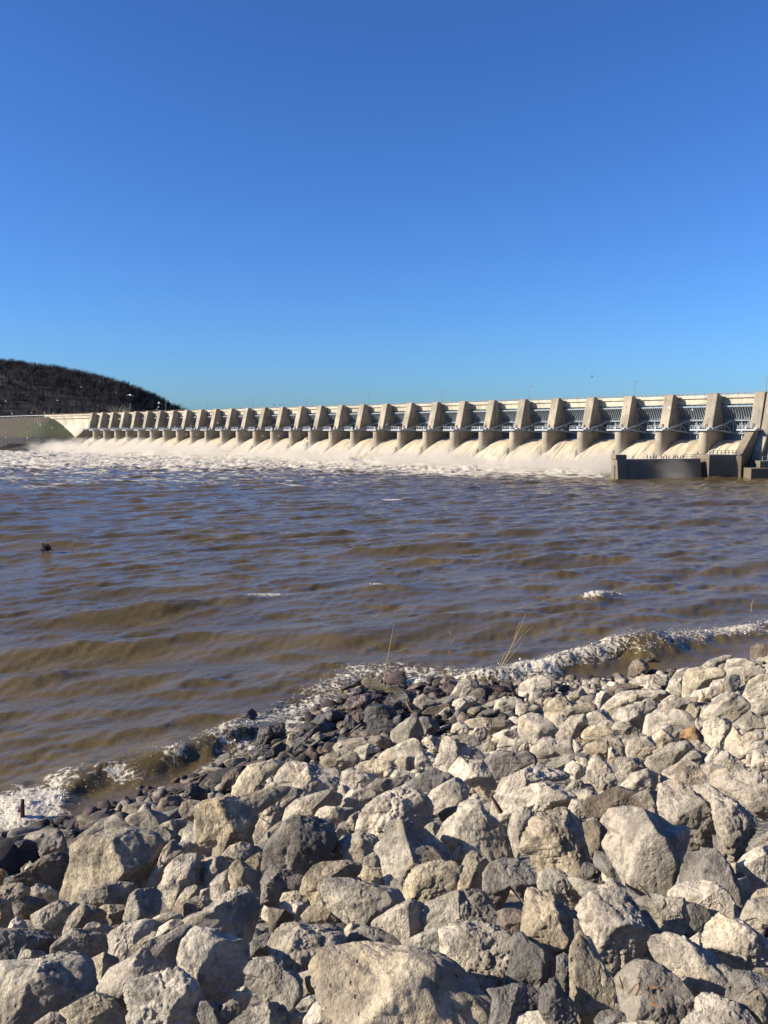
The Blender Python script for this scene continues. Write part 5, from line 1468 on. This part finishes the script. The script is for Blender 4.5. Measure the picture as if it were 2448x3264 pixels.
# bed of loose stones under and between the boulders
PP = np.array([p for p, _ in PLACED]); 
VV = []; FF = []; CC = []; off = 0
shapes = [rock_shape(3, 2000 + i) for i in range(24)]; shapes2 = [rock_shape(2, 2100 + i) for i in range(24)]
tri = 0; made = 0
while made < 7600:
    tri += 1
    if tri > 160000: break
    x = fr.uniform(-16, 34); y = fr.uniform(-1.5, 46)
    q_ = float(shore_q(np.array([x]), np.array([y]))[0])
    if q_ > .5 or abs(math.atan2(x, y + 4)) > .85: continue
    if math.hypot(x, y) < 1.7: continue
    z = float(bank_h(np.array([x]), np.array([y]))[0])
    s = (.15 + .20 * fr.random() ** 2) * (1 + .008 * math.hypot(x, y))
    if fr.random() < .3: s *= .6
    P, Fc = (shapes if math.hypot(x, y) < 14 else shapes2)[fr.integers(24)]
    ax = fr.normal(size=3); ax /= np.linalg.norm(ax); M = np.array(Matrix.Rotation(fr.uniform(0, 6.28), 3, Vector(ax)))
    sc = np.array([fr.uniform(.8, 1.4), fr.uniform(.7, 1.1), fr.uniform(.5, .9)]) * s
    W = (P * sc) @ M.T + np.array([x, y, z - (.09 if z < 1.2 else .29)])
    wetz = in_wet(*to_px(np.array([x, y, z]))) or q_ > -.9
    tone = fr.choice(['w', 'w', 'v', 'b', 'w']) if wetz else fr.choice(['p', 'g', 'g', 'g', 'd', 'p'])  # dry tone mix darkened to give the gaps between boulders deep shade
    c0 = np.array(TONE[str(tone)][0]) * fr.uniform(.8, 1.15)
    VV.append(W); FF.append(Fc + off); CC.append(np.tile(np.array([*c0, 1.0]), (len(W), 1))); off += len(W); made += 1
# flat dark slabs packed on the wet shelf
made = 0
while made < 380:
    px_, py_ = fr.uniform(-20, 1690), fr.uniform(2120, 2820)
    if not in_wet(px_, py_): continue
    t = px_on_bank(np.array([px_]), np.array([py_]))[0]; c = px_ray(px_, py_) * t + np.array([0, 0, H])
    if float(shore_q(c[:1], c[1:2])[0]) > -.35: continue
    s = .17 + .42 * fr.random() ** 2.2
    P, Fc = shapes[fr.integers(24)]
    M = np.array(Matrix.Rotation(fr.normal(.75, .5), 3, 'Z') @ Matrix.Rotation(fr.normal(0, .35), 3, 'X') @ Matrix.Rotation(fr.normal(0, .3), 3, 'Y'))
    W = (P * np.array([fr.uniform(1.1, 1.9), fr.uniform(.6, 1.0), fr.uniform(.28, .5)]) * s) @ M.T + c + np.array([0, 0, .0])
    c0 = np.array(TONE[str(fr.choice(['w', 'w', 'v', 'm', 'b', 'b', 'd', 'd', 'g']))][0]) * fr.uniform(.7, 1.1)
    VV.append(W); FF.append(Fc + off); CC.append(np.tile(np.array([*c0, 1.0]), (len(W), 1))); off += len(W); made += 1
bed = arr_mesh('loose_stones', np.concatenate(VV), np.concatenate(FF), M_ROCKF, True, None, {'tone': np.concatenate(CC)})
tag(bed, kind='stuff', label='bed of small loose stones between the boulders')

# labels: landmarks by their own look, the others by size, tone, shape and the landmark beside them
ALL = entries + ent2
LM = [e for e in ALL if e['short']]
def octant(dx, dy):
    a = math.degrees(math.atan2(-dy, dx)) % 360
    return ['right of', 'up and right of', 'above', 'up and left of', 'left of', 'down and left of', 'below', 'down and right of'][int(((a + 22.5) % 360) // 45)]
from collections import defaultdict
cand = defaultdict(list)
for e in ALL:
    if e['label']: continue
    rk = [(math.hypot(*(e['c'] - l['c'])) - .6 * math.sqrt(l['area']), l) for l in LM]
    dist, l = min(rk, key=lambda t_: t_[0])
    d = e['c'] - l['c']
    ratio = e['area'] / 3500.0
    size = 'tiny' if ratio < .09 else 'small' if ratio < .42 else 'medium' if ratio < 1.6 else 'large'
    a = e['ang']
    shape = 'rock' if e['asp'] < 1.45 else ('flat rock' if a < 22 or a > 158 else 'upright rock' if 65 < a < 115 else 'rock tilted right-up' if a < 90 else 'rock tilted left-up') if e['asp'] < 2.3 else 'long narrow rock'
    shape = shape.replace('tilted right-up', 'slanting up rightward').replace('tilted left-up', 'slanting up leftward')
    e['base'] = '%s %s %s' % (size, TONE[e['tone']][1], shape)
    cand[(e['base'], octant(*d), l['short'])].append((dist, e))
RANK = ['nearest', 'second', 'third', 'fourth', 'fifth', 'sixth', 'seventh', 'eighth', 'ninth', 'tenth']
for (base, oc, sh_), lst in cand.items():
    lst.sort(key=lambda t_: t_[0])
    for i, (_, e) in enumerate(lst):
        e['label'] = '%s %s the %s' % (base, oc, sh_) if len(lst) == 1 else '%s %s %s the %s' % (RANK[min(i, 9)], base, oc, sh_)
for e in ALL:
    wds = e['label'].split()
    tag(e['obj'], ' '.join(wds[:16]), 'rock', 'boulders piled on the river bank')

# ================================================================ stalks, debris, dry grass
M_STRAW = plain('dry_stalk', (0.30, 0.21, 0.09), .9); M_STRAW_B = plain('brown_stalk', (0.16, 0.085, 0.04), .9)
M_DRIFT = plain('dark_driftwood', (0.04, 0.013, 0.011), .7, 0, .5, 6)
def stalk(px_pts, z0, rad, label, branches=(), name='weed_stalk', mat=None):
    b0 = px_on_z(px_pts[0][0], px_pts[0][1], z0); Y = b0[1]
    def W(p, dy=0): return px_at_depth(p[0], p[1], Y + dy)
    r = empty(name, tuple(b0), label=label, cat='weed', group='dead weed stalks standing in the shallows')
    b = MB(); pts = [W(p) - b0 for p in px_pts]; pts[0] = pts[0] - np.array([0, 0, .3]); n = len(pts)
    b.tube(pts, [rad * (1 - .75 * i / (n - 1)) for i in range(n)], 6); b.build('stem', mat or M_STRAW, r)
    for br in branches:
        b = MB(); m_ = len(br); b.tube([W(p, .15 * i) - b0 for i, p in enumerate(br)], [rad * .5 * (1 - .6 * i / max(1, m_ - 1)) for i in range(m_)], 5); b.build('branch', M_STRAW, r)
    return r
stalk([(1222, 2178), (1228, 2140), (1234, 2105), (1241, 2070), (1248, 2030), (1256, 1988)], 0.2, .028, 'tall single dead stalk with a bent leaf, leftmost in the shallows', [[(1241, 2074), (1252, 2074), (1262, 2084), (1266, 2094)]])
stalk([(1286, 2147), (1289, 2120), (1292, 2080)], 0, .026, 'short bare dead stalk right of the tall leftmost one', [], mat=M_STRAW_B)
stalk([(1447, 2158), (1440, 2130), (1433, 2095), (1435, 2050), (1436, 2008)], 0, .026, 'dead stalk with a forked top in the middle of the shallows', [[(1435, 2055), (1448, 2036), (1460, 2018)], [(1436, 2020), (1430, 2012)], [(1434, 2080), (1430, 2078)]], mat=M_STRAW_B)
stalk([(1590, 2150), (1602, 2118), (1620, 2085), (1640, 2040), (1658, 2002), (1676, 1958)], 0.2, .032, 'tallest clump of dead stalks leaning right over the surf', [[(1597, 2150), (1610, 2115), (1630, 2090), (1664, 2050)], [(1624, 2075), (1660, 2032), (1690, 2004), (1705, 1992)], [(1585, 2140), (1600, 2105), (1608, 2085), (1618, 2068)], [(1640, 2040), (1648, 2006), (1662, 1975)]])
stalk([(671, 2284), (671, 2270), (673, 2260)], 0, .014, 'tiny orange twig sticking out of the water near the lone black rock', [], mat=M_STRAW_B)
stalk([(2395, 1935), (2397, 1920), (2402, 1908)], 0, .022, 'faint short weed in the water at the far right', [[(2396, 1928), (2408, 1912)], [(2396, 1930), (2388, 1920)]], mat=M_STRAW)

def on_bank(px, py, up=.3):
    t = px_on_bank(np.array([px]), np.array([py]), up)[0]; return px_ray(px, py) * t + np.array([0, 0, H])
def grass(label, lines, rad, up, mat=None):
    p0_ = on_bank(*lines[0][0], up); r = empty('dry_grass', tuple(p0_), label=label, cat='dry grass')
    for ln in lines:
        b = MB(); pts = []
        for i, q in enumerate(ln): pts.append(px_at_depth(q[0], q[1], p0_[1] - .02 * i) - p0_)
        b.tube(pts, [rad * (1 - .6 * i / (len(pts) - 1)) for i in range(len(pts))], 5); b.build('blade', mat or M_STRAW, r)
grass('yellow straw leaning beside the largest pitted grey boulder', [[(2072, 2860), (2058, 2842), (2042, 2824), (2033, 2818)]], .006, .55)
grass('dry twigs tangled over the grey boulder at the lower right', [[(2005, 3165), (2022, 3145), (2040, 3128)], [(2028, 3172), (2035, 3155), (2042, 3120), (2036, 3115)], [(1985, 3150), (1980, 3130), (1974, 3112)],
      [(2060, 3150), (2095, 3148), (2130, 3152)], [(2075, 3195), (2090, 3208), (2110, 3212)], [(2078, 3130), (2082, 3180), (2090, 3205)], [(2060, 3140), (2068, 3160), (2065, 3185)]], .0035, .75, M_STRAW_B)
grass('tuft of straw among the white rocks near the right waterline', [[(2241, 2236), (2245, 2215), (2248, 2192)], [(2238, 2236), (2240, 2210), (2236, 2198)], [(2300, 2206), (2306, 2180), (2312, 2168)], [(2306, 2206), (2309, 2186), (2316, 2176)]], .012, .7)
grass('pale stick lying under a cream rock on the upper bank', [[(1838, 2362), (1880, 2358), (1930, 2349)]], .02, .35)
grass('thin straw beside the rocks below the pale surf boulder', [[(1728, 2256), (1724, 2240), (1732, 2210)], [(1736, 2256), (1728, 2248), (1718, 2240)]], .010, .5)
grass('brown curved twig over the grey rocks right of the flat-fronted block', [[(860, 2628), (845, 2616), (822, 2601)]], .007, .9, M_STRAW_B)
grass('weathered stick wedged between boulders above the broad chalky one', [[(1596, 2588), (1580, 2560), (1564, 2534)]], .022, .75, M_STRAW_B)

# tangled driftwood afloat
cand_ = px_on_z(np.full(40, 146.0), np.linspace(1740, 1772, 40)); ch_ = wave_h(cand_[:, 0], cand_[:, 1]); dp = cand_[int(np.argmax(ch_))]; dz_ = float(ch_.max())
dr = empty('driftwood', (dp[0], dp[1], dz_ + .05), label='dark tangled clump of driftwood floating on the river at the left', cat='driftwood')
P, Fc = rock_shape(5, 555); P = P * np.array([.55, .45, .48]) + np.array([0, 0, .32])
P = P + .16 * noise3(P * 5, 3)[:, None] * np.array([1, 1, 1])
arr_mesh('root_mass', P, Fc, M_DRIFT, False, dr)
for i in range(16):
    a = random.uniform(0, 6.28); c_, s_ = math.cos(a), math.sin(a); h_ = random.uniform(.05, .8); l_ = random.uniform(.4, .75)
    b = MB(); b.tube([(c_ * .25, s_ * .2, h_ * .6), (c_ * l_ * .6, s_ * l_ * .5, h_ + .1), (c_ * l_, s_ * l_ * .8, max(h_ - .35, .02))], [.07, .05, .02], 6); b.build('root', M_DRIFT, dr)
for px, py0, py1, t in [(71, 2588, 2548, 'dark broken post sticking out of the foam at the lower left')]:
    q = px_on_z(px, py0, .3); tp_ = px_at_depth(px + 1, py1, q[1])
    b = MB(); b.tube([q - np.array([0, 0, .5]), (q + tp_) / 2, tp_], [.075, .07, .05], 7); b.tube([q + np.array([-.12, 0, .02]), q + np.array([.0, 0, .18])], [.05, .06], 6)
    tag(b.build('broken_post', M_DRIFT), t, 'post')
